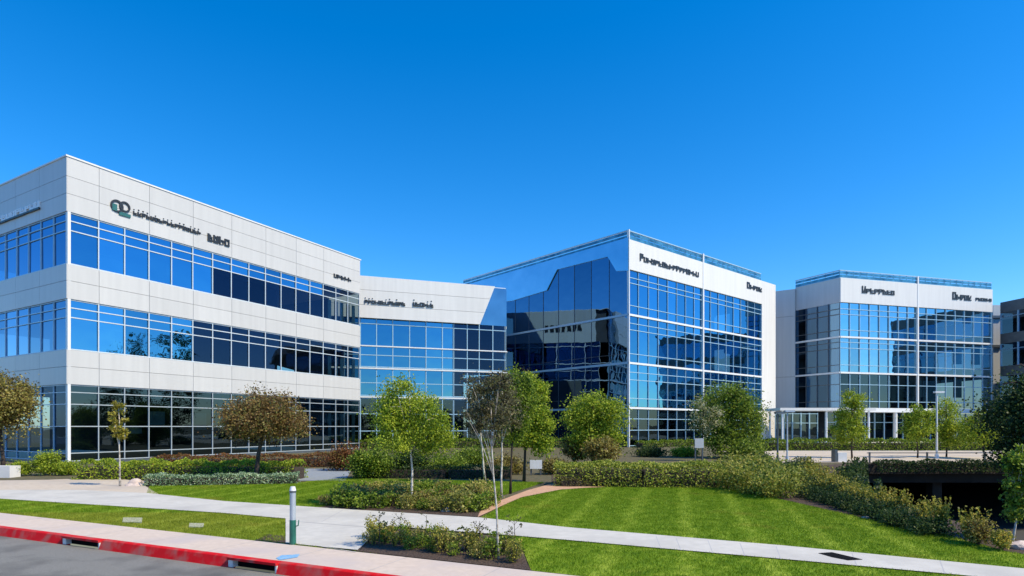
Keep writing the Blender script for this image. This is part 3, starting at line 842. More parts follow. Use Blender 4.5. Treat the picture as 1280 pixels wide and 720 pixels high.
# white sign wall: on both planes, its right end slants
mb = MB()
clad(mb, f2a, [], [11.3, 12.4, 13.7, 14.9], thick=.30, gap=.012)
sT = f2b.s_at(617.5); sB = f2b.s_at(599)
def slx(z): return sB + (sT - sB) * (z - 11.3) / 3.6
for z0, z1 in ((11.3, 12.388), (12.412, 13.688), (13.712, 14.9)):
    mb.poly3([f2b.pt(0, z0, .3), f2b.pt(slx(z0), z0, .3), f2b.pt(slx(z1), z1, .3), f2b.pt(0, z1, .3)][::-1], f2b.n * -.28)
mb.build('sign_wall', M['white_panel'], b2)
mb = MB(); f2b.box(mb, .3, f2b.L, 11.3, 14.82, -.1, 0.01); mb.build('corner_panel', M['wedge_panel'], b2)
mb = MB(); f2c.box(mb, 1.5, 14, 11.3, 14.82, -.1, .12); mb.build('side_panel', M['white_panel'], b2)
mb = MB(); f2c.box(mb, 3, 13, 0, 7.0, -.1, .2); mb.build('side_wall', M['brown_metal'], b2)
for i in range(7): MB().obox(f2c.pt(3.2 + i * .62, 12.9, .16), f2c.d * .2, f2c.n * .04, Vector((0, 0, .35))).build('letter', M['sign_black'], b2)
e2a = [max(.02, f2a.s_at(x)) for x in (430, 450.5, 470.7, 491, 512, 532.5, 553)] + [f2a.L - .02]
e2b = [.02] + [f2b.s_at(x) for x in (584, 599, 616)] + [f2b.L - .05]
rows2 = [(.3, 4.42, [1.5, 3.0, 4.35]), (4.50, 6.90, [4.6, 5.7]), (7.02, 11.3, [7.1, 8.12, 8.9, 10.85])]
for k, (z0, z1, tr) in enumerate(rows2):
    windows(b2, f2a, e2a, z0, z1, tr, M['glass_ground'] if k == 0 else M['glass_mid'], M['frame'], rec=.08)
    windows(b2, f2b, e2b, z0, z1, tr, M['glass_black'], M['frame'], rec=.08)  # dark reflection on these right bays is put into the glass tone
    if k: windows(b2, f2c, [1 + 1.6 * i for i in range(9)], z0, z1, tr, M['glass_dark'], M['frame_white'], rec=.08)
mb = MB()
for z in (4.46, 6.96):
    for fc in (f2a, f2b, f2c): fc.box(mb, 0, fc.L, z - .06, z + .06, -.1, .1)
for fc in (f2a, f2b, f2c): fc.box(mb, 0, fc.L, 8.86, 8.96, -.1, .08)
mb.build('band', M['frame_white'], b2)
glyph_sign('long dark lettering row on the slanted white sign wall', f2a, 455, 379.5, 506, 384, 12, 5.5, M['sign_black'], off=.31, ticks=True)
glyph_sign('shorter dark lettering right of the long row on the slanted white sign wall', f2a, 515, 383, 541, 386, 6, 6, M['sign_black'], off=.31, ticks=True)

# ---- building 3 (centre, glass corner)
A3 = Vector((10.63, 55, 0)); E3 = Vector((29.35, 70.7, 0)); L3 = Vector((-7.0, 75, 0))
f3r = Facade(A3, E3); f3l = Facade(L3, A3)
X3 = f3r.pt(f3r.s_at(968.5), 0)
f3x = Facade(E3, X3)
B3poly = [L3, A3, X3, X3 + (L3 - A3)]
b3 = empty('office_building', A3, 'four storey blue glass office building whose sharp corner stands in the centre', 'office building')
mb = MB(); p3 = inset(B3poly, .3)
for z in (0, 3.6, 7.73, 12.16): mb.prism(p3, z - .3, z + .06)
mb.prism(p3, 16.35, 18.9)
mb.build('wall', M['interior'], b3)
MB().prism(inset(B3poly, 5), .1, 18.5).build('interior', M['interior'], b3)
h3 = f3r.s_at(878)
hb = h3 / 8; hc = (f3r.L - h3) / 8
e3r = [.03] + [hb * i for i in range(1, 8)] + [h3] + [h3 + hc * i for i in range(1, 9)]
rows3 = [(.05, 3.48, [.12, 1.55, 2.6]), (3.72, 7.64, [4.5, 6.2, 6.9]), (7.82, 12.07, [8.6, 10.8, 11.4]), (12.28, 16.28, [13.05, 15.1, 15.6])]
rows3l = rows3[:3] + [(12.28, 19.0, [13.05])]
for k, (z0, z1, tr) in enumerate(rows3):
    windows(b3, f3r, e3r, z0, z1, tr, M['glass_ground'] if k == 0 else M['glass'], M['frame'], mw=.02, rec=.05, tw=.03, blinds=.3)
nl = 12
e3l = [f3l.L * i / nl for i in range(nl + 1)]; e3l[-1] -= .03
for k, (z0, z1, tr) in enumerate(rows3l):
    windows(b3, f3l, e3l[3:], z0, z1, [tr[0]] if k < 3 else [], M['glass_deep'], M['frame_dark'], mw=.01, tw=.02, rec=.04, tilt=.003, fo=.005)
mb = MB()
for z in (3.6, 7.73, 12.16): f3r.box(mb, 0, f3r.L, z - .09, z + .09, -.12, .10)
f3r.box(mb, h3 - .09, h3 + .09, 0, 19.95, -.1, .16)
f3r.box(mb, -.0, .09, 0, 19.95, -.1, .14)
mb.build('band', M['frame_white'], b3)
mb = MB()
for z in (3.6, 7.73, 12.16): f3l.box(mb, 0, f3l.L - .01, z - .10, z + .10, -.12, .05)
mb.build('band', M['frame'], b3)
mb = MB()
f3r.box(mb, .09, h3 - .1, 16.3, 19.04, -.1, .12); f3r.box(mb, h3 + .1, f3r.L, 16.3, 19.04, -.1, .12)
f3r.box(mb, h3 - .1, h3 + .1, 16.3, 19.04, -.1, .10)
mb.build('sign_wall', M['white_panel'], b3)
mb = MB(); f3x.box(mb, .0, f3x.L, -.02, 19.05, -4, .10); mb.build('end_wall', M['white_panel'], b3)
# glass fascia on the left face with the stepped lower edge
def PL(px, py, off=.08):
    s, z = f3l.img(px, py); return f3l.pt(s, z, off)
s70, _ = f3l.img(641, 370)
pts = [PL(560, 383), PL(641, 376), PL(684, 363), PL(697, 337), PL(760, 321), PL(771, 339), PL(785.6, 338.5)]
sA, _ = f3l.img(785.6, 300)
topz = 19.2
top = [f3l.pt(sA, topz, .08), f3l.pt(f3l.img(761, 0)[0], topz, .08), f3l.pt(f3l.img(697, 0)[0], topz, .08), f3l.pt(f3l.img(684, 0)[0], topz, .08), f3l.pt(f3l.img(641, 0)[0], topz, .08), f3l.pt(f3l.img(572, 0)[0], topz, .08)]
pts[0] = f3l.pt(f3l.img(572, 0)[0], PL(572, 385).z, .08)
pts[1].z = PL(641, 376).z
mb = MB()
# split in quads left to right
tq = [top[5], top[4], top[3], top[2], top[1], f3l.pt(f3l.img(771, 0)[0], topz, .08), top[0]]
for i in range(6):
    mb.poly3([pts[i], pts[i + 1], tq[i + 1], tq[i]], f3l.n * -.14)
mb.build('fascia', M['fascia_glass'], b3)
# roof screen: glass louvres with rails
mb = MB(); mr_ = MB()
for fc, a, b in ((f3r, .1, f3r.L), (f3l, 1.5, f3l.L)):
    for z0, z1 in ((19.12, 19.42), (19.52, 19.78)): fc.box(mb, a, b, z0, z1, -.06, -.01)
    fc.box(mr_, a, b, 19.84, 19.92, -.12, .03)
    fc.box(mr_, a, b, 19.04, 19.10, -.12, .03)
mb.build('roof_screen', M['teal_glass'], b3)
k = 0
while k * 1.0 < f3r.L:
    f3r.box(mr_, k * 1.0 + .12, k * 1.0 + .17, 19.1, 19.84, -.12, -.065); k += 1
mr_.build('screen_rail', M['frame'], b3)
MB().prism(inset(B3poly, .35), 18.902, 19.0).build('roof', M['grey_panel'], b3)
glyph_sign('long dark lettering with a tall first letter on the centre building', f3r, 798, 328.5, 872, 345, 17, 7.5, M['sign_black'], off=.12, style=1)
glyph_sign('small dark lettering by the right end of the centre building', f3r, 932, 361.5, 951, 364.5, 5, 6.5, M['sign_black'], off=.12, style=1)

# ---- building 4 (right)
A4 = Vector((38.8, 71, 0)); E4 = Vector((61.8, 77.3, 0)); L4 = Vector((36.0, 76.2, 0)); N4 = Vector((33.9, 77.6, 0))
B4poly = [N4, L4, A4, E4, Vector((60, 98, 0)), Vector((37, 98, 0))]
f4r = Facade(A4, E4); f4l = Facade(L4, A4); f4n = Facade(N4, L4)
b4 = empty('office_building', A4, 'four storey office building with pale blue glass and white sign band at the right', 'office building')
mb = MB(); p4 = inset(B4poly, .3)
for z in (4.0, 8.27, 12.5): mb.prism(p4, z - .25, z + .06)
mb.prism(p4, 16.7, 19.3)
mb.build('wall', M['interior'], b4)
MB().prism(inset(B4poly, 4.5), 0, 19).build('interior', M['interior'], b4)
MB().prism(inset(B4poly, .35), 19.302, 19.4).build('roof', M['grey_panel'], b4)
h4 = f4r.s_at(1146.5)
e4r = [.03] + [h4 / 8 * i for i in range(1, 9)] + [h4 + (f4r.L - h4) / 8 * i for i in range(1, 9)]
e4l = [f4l.L / 4 * i for i in range(5)]; e4l[-1] -= .03
rows4 = [(4.14, 8.14, [4.9, 6.9]), (8.40, 12.38, [9.2, 11.2, 11.9]), (12.62, 16.6, [13.35, 15.2, 15.85])]
for k, (z0, z1, tr) in enumerate(rows4):
    windows(b4, f4r, e4r, z0, z1, tr, M['glass_pale'] if k else M['glass_ground'], M['frame'], mw=.025, rec=.09, blinds=.35)
    windows(b4, f4l, e4l, z0, z1, tr, M['glass_dark'], M['frame_dark'], mw=.03, rec=.09)
# recessed ground floor glazing behind the columns
gp = Facade(f4r.pt(0, 0, -2.2), f4r.pt(f4r.L, 0, -2.2))
windows(b4, gp, [gp.L / 16 * i for i in range(17)], .05, 3.6, [.1, 2.4], M['glass_ground'], M['frame'], mw=.05)
mb = MB()
for z in (8.27, 12.5):
    f4r.box(mb, 0, f4r.L, z - .10, z + .10, -.12, .12); f4l.box(mb, 0, f4l.L, z - .10, z + .10, -.12, .118)
f4r.box(mb, 0, f4r.L, 3.62, 4.12, -2.1, .12); f4l.box(mb, 0, f4l.L, 3.9, 4.12, -.12, .118)
f4r.box(mb, h4 - .09, h4 + .09, 4.12, 20.4, -.1, .16)
mb.build('band', M['frame_white'], b4)
for px in (1121, 1196):
    s = f4r.s_at(px); mb = MB(); p = f4r.pt(s, 0, -.2); mb.tube(p, p + Vector((0, 0, 3.62)), .22, n=14); mb.build('column', M['white_panel'], b4, smooth=False)
mb = MB()
clad(mb, f4r, [h4], [16.6, 19.48], thick=.12, gap=.02); mb.build('sign_wall', M['white_panel'], b4)
mb = MB(); f4l.box(mb, 0, f4l.L, 16.6, 19.48, -.1, .02); mb.build('corner_panel', M['fascia_glass'] if False else M['grey_panel'], b4)
mb = MB(); clad(mb, f4n, [], [4.12, 8.2, 15.9, 19.3], thick=.3, gap=.015, s1=f4n.L); mb.build('side_wall', M['grey_panel'], b4)
mb = MB(); mr_ = MB()
for fc in (f4r, f4l):
    for z0, z1 in ((19.56, 19.88), (19.98, 20.26)): fc.box(mb, .0, fc.L - .02, z0, z1, -.06, -.01)
    fc.box(mr_, 0, fc.L, 20.34, 20.44, -.12, .03); fc.box(mr_, 0, fc.L, 19.49, 19.55, -.12, .03)
    k = 0
    while k * 1.0 < fc.L:
        fc.box(mr_, k + .02, k + .09, 19.55, 20.34, -.13, -.065); k += 1
mb.build('roof_screen', M['teal_glass'], b4); mr_.build('screen_rail', M['frame'], b4)
glyph_sign('dark lettering left of the seam on the right building sign band', f4r, 1076, 367, 1117, 369, 8, 7.5, M['sign_black'], off=.12, style=1)
glyph_sign('dark lettering with a comma tail near the right building end', f4r, 1189, 374.5, 1213, 376.5, 5, 8, M['sign_black'], off=.12, style=1)
glyph_sign('faint thin lettering at the extreme right of the right building band', f4r, 1218, 376, 1238, 377.5, 6, 4.5, M['sign_black'], off=.12)

# entrance canopy between the centre and right buildings
ec = empty('entrance_canopy', at(1000, 68), 'flat white entrance canopy on posts between the centre and right buildings', 'canopy')
MB().box(29.6, 40.2, 66.2, 70.3, 3.65, 3.95).build('roof', M['white_panel'], ec)
for x, y in ((30.0, 66.6), (34.9, 66.6), (39.6, 66.6), (30.0, 69.8)):
    MB().tube((x, y, 0), (x, y, 3.65), .11, n=12).build('post', M['frame_white'], ec)
ev = empty('entrance_vestibule', at(970, 71), 'glass entrance vestibule under the white canopy', 'vestibule')
fv = Facade((31.0, 70.6), (36.4, 71.4))
windows(ev, fv, [fv.L / 5 * i for i in range(6)], 0.02, 3.5, [.1, 2.3, 3.4], M['glass_ground'], M['frame'], mw=.06)

# slim pillar wall and dark building at the far right
t = empty('wall_pillar', at(1246, 86), 'tall pale pillar wall with dark brackets beyond the right building', 'wall')
a = at(1241.5, 86); b = at(1251, 86)
MB().box(a.x, b.x, 86, 88, -.02, 19.3).build('wall', M['grey_panel'], t)
for z in (17.4, 13.2): MB().box(a.x - .4, b.x + .2, 85.7, 85.98, z, z + .35).build('bracket', M['frame_dark'], t)
b5 = empty('office_building', Vector((66.5, 80, 0)), 'grey brown office building with horizontal floor bands at the right photo edge', 'office building')
P5 = Vector((65.1, 80.0, 0)); Q5 = Vector((68.6, 62, 0))
f5 = Facade(P5, Q5)
B5poly = [P5, Q5, Q5 + Vector((26, 4, 0)), P5 + Vector((26, 4, 0))]
mb = MB()
for z in (0, 4.3, 8.6, 12.9): mb.prism(B5poly, z + (-.02 if z == 0 else 0), z + 1.3)
mb.prism(B5poly, 17.0, 18.4)
mb.build('wall', M['brown_metal'], b5)
MB().prism(inset(B5poly, .9), 0, 18).build('interior', M['interior'], b5)
for z in (1.3, 5.6, 9.9, 14.2):
    windows(b5, f5, [f5.L / 8 * i for i in range(9)], z, z + (3.0 if z < 14 else 2.8), [z + 2.2], M['glass_dark'], M['frame'], mw=.06)

# ------------------------------------------------------------------ trees
tree('brown green tree cut by the left photo edge', 4, 25, 0, [(0, 500, 40, 34), (-30, 505, 34, 30), (18, 512, 20, 28)], 9000, .10, 'leaf_brown', r=.08, nclump=90)
tree('slim staked young tree with pale trunk before the left building', 150, 19, 0, [(148, 520, 9, 22), (149, 538, 8, 14)], 700, .07, 'leaf_olive', 'bark_pale', r=.028, nclump=26, nbr=6)
tree('round topped tree with bronze foliage in front of the left building', 319, 20.4, 0, [(302, 526, 24, 20), (318, 508, 24, 16), (345, 514, 26, 18), (366, 530, 18, 15), (330, 530, 40, 15)], 9000, .075, 'leaf_bronze', r=.085, nclump=110, nbr=16)
tree('bright green young tree with a white trunk left of centre', 515, 14.2, 0, [(505, 505, 28, 30), (530, 525, 34, 32), (495, 545, 28, 28), (545, 550, 22, 24), (490, 520, 24, 24)], 9500, .05, 'leaf_bright', 'bark_pale', r=.032, nclump=130, nbr=16, top=at(513, 14.2, 2.6))
tree('purple brown sparse tree whose pale trunk rises from the near bed', 623, 8.6, 0, [(600, 488, 18, 26), (622, 478, 14, 22), (628, 512, 24, 26), (594, 520, 18, 24), (612, 535, 24, 14)], 2600, .032, 'leaf_purple', 'bark_pale', r=.016, nclump=48, nbr=9, top=at(612, 8.6, 2.35))
tree('pale slender trunk tree in the clump, just right of the purple tree', 627, 16.0, 0, [(618, 500, 22, 32), (638, 512, 16, 26)], 3200, .055, 'leaf_purple', 'bark_pale', r=.03, nclump=60)
tree('slender tree with dark trunk in the middle of the clump', 638, 17.0, 0, [(648, 495, 22, 34), (640, 530, 18, 26)], 4200, .06, 'leaf_mid', 'bark_dark', r=.035, nclump=60)
tree('tall bright green tree at the right side of the clump', 655, 20.6, 0, [(652, 478, 14, 24), (665, 505, 22, 34), (675, 540, 18, 36), (650, 525, 20, 34)], 9500, .08, 'leaf_bright', 'bark_dark', r=.05, nclump=110, nbr=14)
tree('thin pale trunked tree at the left side of the clump', 607, 20, 0, [(600, 505, 16, 26), (592, 525, 12, 20)], 1700, .07, 'leaf_purple', 'bark_pale', r=.035, nclump=40)
tree('full rounded green tree before the glass corner of the centre building', 742, 30.5, 0, [(745, 510, 22, 22), (766, 525, 16, 26), (722, 532, 18, 28), (745, 550, 30, 22), (728, 515, 14, 18)], 7600, .11, 'leaf_bright', r=.10, nclump=120, nbr=14)
tree('broad dark green tree at the right end of the centre building', 915, 36, 0, [(910, 505, 34, 24), (936, 528, 18, 34), (893, 520, 22, 28), (915, 550, 34, 22), (925, 500, 18, 18)], 9000, .12, 'leaf_mid', r=.13, nclump=130, nbr=14)
tree('small white flecked tree left of the broad dark tree', 878, 33, 0, [(872, 510, 13, 13), (890, 522, 12, 18), (876, 532, 11, 14)], 1300, .09, 'leaf_white', r=.05, nclump=55)
tree('narrow upright young tree left of the white lamp pole, by the right building', 1065, 36, 0, [(1065, 518, 14, 26), (1062, 538, 18, 18), (1068, 498, 9, 14)], 4200, .10, 'leaf_bright', r=.05, nclump=60)
tree('young tree immediately left of the white lamp pole by the terrace', 1147, 36, 0, [(1150, 528, 16, 22), (1140, 538, 12, 16)], 3200, .10, 'leaf_bright', r=.045, nclump=55)
tree('young tree immediately right of the white lamp pole by the terrace', 1183, 37, 0, [(1182, 525, 14, 26), (1190, 545, 18, 14), (1175, 508, 8, 14)], 3400, .10, 'leaf_bright', r=.045, nclump=60)
tree('small light green tree near the dark pine on the terrace', 1231, 35, 0, [(1230, 532, 20, 18), (1222, 545, 22, 12)], 3600, .10, 'leaf_bright', r=.05, nclump=60)
tree('large dark evergreen filling the right photo edge', 1300, 27, 0, [(1290, 490, 24, 14), (1278, 512, 36, 12), (1312, 520, 56, 30), (1262, 530, 24, 9), (1286, 556, 38, 14), (1308, 468, 18, 14), (1275, 580, 26, 10)], 12000, .12, 'leaf_dark', r=.2, nclump=150, nbr=18)
tree('spindly bush tree with drooping leaves at the lower right edge', 1264, 10.0, -.25, [(1275, 600, 18, 32), (1268, 640, 12, 14), (1290, 585, 24, 30)], 2600, .055, 'leaf_mid', 'bark_pale', r=.02, nclump=46)

# big shrubs
def shrub(label, px, D, w, y_top, y_bot, mat, n, size, group=None, z0=0):
    k = D / F
    cy = (y_top + y_bot) / 2
    t = empty('shrub', at(px, D, z0), label, 'shrub', group)
    zt = H + (HY - y_top) * k; zb = max(z0, H + (HY - y_bot) * k)
    zc = (zt + zb) / 2; rz = (zt - zb) / 2
    w2 = w / 2 * k
    e = [((px - 640) * k, D, zc, w2 * .8, w2 * .8, rz * .85), ((px - 640) * k - w2 * .4, D - .1, zc - rz * .2, w2 * .55, w2 * .5, rz * .65), ((px - 640) * k + w2 * .4, D + .1, zc - rz * .25, w2 * .55, w2 * .5, rz * .6)]
    crown(t, e, n, size, M[mat], w2 * .25, 60, .35, z0 + .02, 'foliage')
    mb = MB()
    b = at(px, D, z0)
    for i in range(6):
        a = i * 1.05
        mb.tube(b, b + Vector((w2 * .6 * math.cos(a), w2 * .6 * math.sin(a), (zt - z0) * .7)), .02, .006, 5)
    mb.build('stem', M['bark_dark'], t)
    return t
shrub('low leafy shrub at the left edge beside the white wall', 24, 23, 24, 576, 599, 'leaf_bright', 1600, .06)
shrub('tallest leafy shrub before the left building corner', 62, 23.5, 34, 563, 599, 'leaf_bright', 3200, .06)
shrub('leafy shrub just right of the tallest one before the left building', 88, 23.5, 26, 576, 599, 'leaf_bright', 1800, .06)
shrub('tall brownish shrub under the rounded green tree', 718, 31, 34, 540, 577, 'leaf_brown', 2600, .10)
shrub('greyish brown shrub right of the brownish one under the rounded tree', 752, 29, 44, 545, 577, 'leaf_brown', 3000, .10)
shrub('bright green shrub before the window base of the centre building', 856, 38, 34, 560, 576, 'leaf_bright', 1800, .10)
shrub('dark shrub left of the bright shrub before the centre building', 812, 38, 40, 561, 577, 'leaf_dark', 2200, .10)
shrub('dark green shrub right of the broad tree', 935, 34, 44, 555, 578, 'leaf_mid', 2600, .10)
shrub('dark reddish shrub right of the parking drive', 436, 26, 50, 556, 592, 'leaf_red', 3600, .08)
shrub('large deep green shrub behind the bright young tree', 462, 22, 58, 558, 599, 'leaf_mid', 4600, .07)
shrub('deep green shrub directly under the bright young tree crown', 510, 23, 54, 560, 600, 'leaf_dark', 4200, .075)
shrub('low olive shrub left of the clump of slender trees', 556, 23, 60, 572, 600, 'leaf_mid', 3600, .07)
shrub('olive green shrub behind the slender trunks', 590, 30, 54, 562, 588, 'leaf_mid', 2600, .09)
shrub('dusty pink flowering shrub behind the slender trunks', 634, 24, 44, 570, 600, 'leaf_brown', 2400, .07)
shrub('pale flowering shrub at the left end of the long low hedge', 694, 24, 34, 572, 601, 'leaf_brown', 2400, .07)
shrub('silver green shrub before the dark garage gap at the right', 1222, 9.6, 34, 645, 678, 'leaf_brown', 1200, .035)
shrub('orange tipped small shrub near the lower right corner', 1252, 9.2, 24, 660, 684, 'leaf_gold', 900, .035)

# hedges
hedge('clipped green hedge along the front of the left building', [G(105, 598), G(200, 598), G(376, 599)], 1.3, .62, 500, .07, 'leaf_bright')
hedge('low silver green hedge in front of the clipped green hedge', [G(182, 607), G(260, 606), G(374, 604)], .5, .33, 900, .05, 'leaf_silver')
hedge('reddish brown hedge against the base of the left building', [G(190, 586), G(300, 585), G(445, 582)], .8, .58, 330, .08, 'leaf_red')
hedge('long pale green hedge behind the big lawn', [G(694, 605), G(800, 606.5), G(899, 607)], 1.6, .70, 560, .07, 'leaf_hedge', bump=.12)
hedge('low dark brown hedge edging along the big lawn', [G(700, 608), G(800, 608.2), G(899, 608.4)], .3, .26, 900, .05, 'leaf_purple')
hedge('long green hedge along the terrace by the right building', [Vector((19, 47.5, 0)), Vector((30, 47.5, 0)), Vector((48, 47.5, 0))], 1.2, .85, 160, .13, 'leaf_mid')
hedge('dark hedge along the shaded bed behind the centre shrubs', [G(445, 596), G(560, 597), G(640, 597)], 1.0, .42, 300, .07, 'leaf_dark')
hedge('dark trailing plants along the garage roof edge', [Vector((18.6, 30.8, 0)), Vector((30, 30.8, 0)), Vector((45, 30.8, 0))], .6, .55, 300, .09, 'leaf_dark', z0=-.42, core=False, name='trailing_plant', cat='plant')

hedge('low dark hedge along the window base of the centre building', [Vector((11.4, 54.0, 0)), Vector((19.5, 60.8, 0)), Vector((27.5, 67.6, 0))], 1.0, .55, 130, .14, 'leaf_mid')
hedge('low hedge at the foot of the middle building behind the shrubs', [Vector((-14, 50.2, 0)), Vector((-3, 54, 0)), Vector((7.5, 55.5, 0))], 1.0, .8, 130, .14, 'leaf_mid')
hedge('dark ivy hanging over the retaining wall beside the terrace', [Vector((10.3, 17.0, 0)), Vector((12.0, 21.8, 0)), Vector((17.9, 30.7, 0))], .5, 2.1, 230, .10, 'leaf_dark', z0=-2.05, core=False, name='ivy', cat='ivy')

# planted beds: many interchangeable plants
pr = [shrub_proto('bed_plant', 'leaf_bed', .26, .40, 420, .055, 'low leafy olive plant in the bed behind the sidewalk', 'plant', 'plants in the bed behind the sidewalk'),
      shrub_proto('bed_plant', 'leaf_mid', .24, .36, 420, .055, 'low leafy dark green plant in the bed behind the sidewalk', 'plant', 'green plants in the bed behind the sidewalk'),
      shrub_proto('bed_plant', 'leaf_brown', .22, .34, 320, .055, 'low brown tinged plant in the bed behind the sidewalk', 'plant', 'brown plants in the bed behind the sidewalk')]
bed1 = [G(400, 631), G(470, 616), G(600, 620), G(622, 630), G(597, 641), G(541, 640), G(430, 635)]
spots = [[], [], []]
tries = 0
placed = []
while len(placed) < 95 and tries < 6000:
    tries += 1
    y = random.uniform(616, 642); x = random.uniform(400, 622)
    p = G(x, y)
    if not inside(bed1, p.x, p.y): continue
    if any((p - q).length < .24 for q in placed): continue
    placed.append(p)
    k = random.choices([0, 1, 2], [5, 3 if x > 470 else 9, 2])[0]
    spots[k].append((p, random.uniform(.7, 1.2), random.uniform(0, 6.28)))
for k in range(3): scatter(pr[k], spots[k])

pr2 = [shrub_proto('bed_plant', 'leaf_bed', .19, .34, 380, .042, 'small olive plant in the mulch bed beside the kerb walk', 'plant', 'olive plants in the near mulch bed'),
       shrub_proto('bed_plant', 'leaf_gold', .13, .38, 260, .040, 'upright yellow green plant in the mulch bed beside the kerb walk', 'plant', 'upright plants in the near mulch bed', spiky=12),
       shrub_proto('bed_plant', 'leaf_mid', .16, .30, 300, .040, 'small dark green plant in the mulch bed beside the kerb walk', 'plant', 'green plants in the near mulch bed')]
spots = [[], [], []]
placed = []
for i in range(34):
    t = i / 33
    for row in range(2):
        x = 462 + t * 182 + random.uniform(-4, 4)
        y = 672 + t * 23 + row * 7 + random.uniform(-2.5, 2.5)
        if random.random() < .12: continue
        p = G(x, y)
        if any((p - q).length < .12 for q in placed): continue
        placed.append(p)
        k = random.choices([0, 1, 2], [5, 3, 3])[0]
        spots[k].append((p, random.uniform(.6, 1.0), random.uniform(0, 6.28)))
for k in range(3): scatter(pr2[k], spots[k])
# tall thin saplings in the near bed
def sapling(label, px, py, ytop, nb=9):
    b = G(px, py); D = b.y
    t = empty('sapling', b, label, 'sapling')
    ht = H + (HY - ytop) * D / F
    mb = MB(); tp = b + Vector((random.uniform(-.04, .04), 0, ht))
    mb.path([b, b.lerp(tp, .5) + Vector((.01, 0, 0)), tp], [.008, .006, .003], 5)
    pts = []
    for i in range(nb):
        s = b.lerp(tp, random.uniform(.4, .95)); a = random.uniform(0, 6.28)
        q = s + Vector((.1 * math.cos(a), .1 * math.sin(a), .09)); mb.tube(s, q, .003, .0015, 4)
        pts += [list(q + Vector((random.gauss(0, .02), random.gauss(0, .02), random.gauss(0, .02)))) for _ in range(7)]
    mb.build('stem', M['bark_dark'], t)
    v, f = leaves(np.array(pts), .03); np_mesh('foliage', v, f, M['leaf_purple'], t)
sapling('thin dark sapling at the left end of the near mulch bed', 474, 684, 645)
sapling('thin dark sapling second from the left in the near mulch bed', 500, 674, 646)
sapling('bare upright stick sapling before the pale sidewalk', 531, 678, 644, 2)
sapling('thin branching sapling left of the pale trunk in the near bed', 597, 690, 651)
sapling('thin branching sapling right of the pale trunk in the near bed', 643, 694, 650)

# sloping bank of mounds at the right
bank_lab = 'rounded olive shrub on the sloping bank at the right'
pb = [shrub_proto('bank_shrub', 'leaf_gold', .50, .85, 1500, .07, 'yellow tipped upright shrub on the sloping bank at the right', 'shrub', 'yellow shrubs on the sloping bank', spiky=60),
      shrub_proto('bank_shrub', 'leaf_bank', .60, .75, 1700, .075, bank_lab, 'shrub', 'olive shrubs on the sloping bank'),
      shrub_proto('bank_shrub', 'leaf_dark', .55, .42, 1300, .06, 'low dark green juniper on the sloping bank at the right', 'shrub', 'dark junipers on the sloping bank')]
spots = [[], [], []]
placed = []
def bank(k, px, py, s, j=.0):
    spots[k].append((G(px, py), s, random.uniform(0, 6.28)))
for i in range(15):       # crest of the bank, above the sunken drive
    t = i / 14
    y = 21.0 - 11.2 * t; x = 10.35 - 2.75 * t - .5 * math.sin(t * 3.1)
    spots[0].append((Vector((x + random.uniform(-.12, .12), y, 0)), .70 - .10 * t + random.uniform(-.1, .1), random.uniform(0, 6.28)))
for i in range(11):      # lower band of junipers by the lawn
    t = i / 10
    spots[2].append((Vector((9.0 - 1.6 * t + random.uniform(-.2, .2), 18.5 - 8 * t, 0)), .85 - .2 * t, random.uniform(0, 6.28)))
    spots[2].append((Vector((7.9 - .55 * t, 16 - 5.2 * t, 0)), .62 - .15 * t, random.uniform(0, 6.28)))
for (x, y, q) in ((11.0, 23.0, 1.0), (12.0, 25.5, 1.0), (13.6, 28.0, 1.0), (10.2, 24.5, 1.1), (11.2, 27.0, 1.1), (12.4, 29.5, 1.1)):
    spots[2].append((Vector((x, y, 0)), q, random.uniform(0, 6.28)))
for (x, y, q) in ((922, 612, 1.05), (945, 617, 1.05), (968, 622, .95), (930, 603, 1.3), (955, 607, 1.3), (978, 612, 1.15), (912, 606, .9), (1022, 618, .62), (1070, 622, .5)): bank(1, x, y, q)
for k in range(3): scatter(pb[k], spots[k])

# ------------------------------------------------------------------ street things
b = G(366, 681)
t = empty('marker_post', b, 'round marker post, pale above and dark green below, beside the red kerb', 'marker post')
k = b.y / F
mb = MB().tube(b, b + Vector((0, 0, .40)), .052, .050, 16); mb.build('base', M['green_paint'], t)
mb = MB().tube(b + Vector((0, 0, .40)), b + Vector((0, 0, .84)), .046, .046, 16); mb.build('post', M['grey_metal'], t)
mb = MB().tube(b + Vector((0, 0, .84)), b + Vector((0, 0, .87)), .053, .053, 16); mb.build('band', M['frame_dark'], t)
mb = MB().tube(b + Vector((0, 0, .87)), b + Vector((0, 0, .935)), .052, .036, 16); mb.build('cap', M['white_metal'], t)
mb = MB().path([b + Vector((.05, -.01, .30)), b + Vector((.09, -.01, .31)), b + Vector((.10, -.01, .40))], [.01, .01, .008], 6); mb.build('lever', M['green_paint'], t)

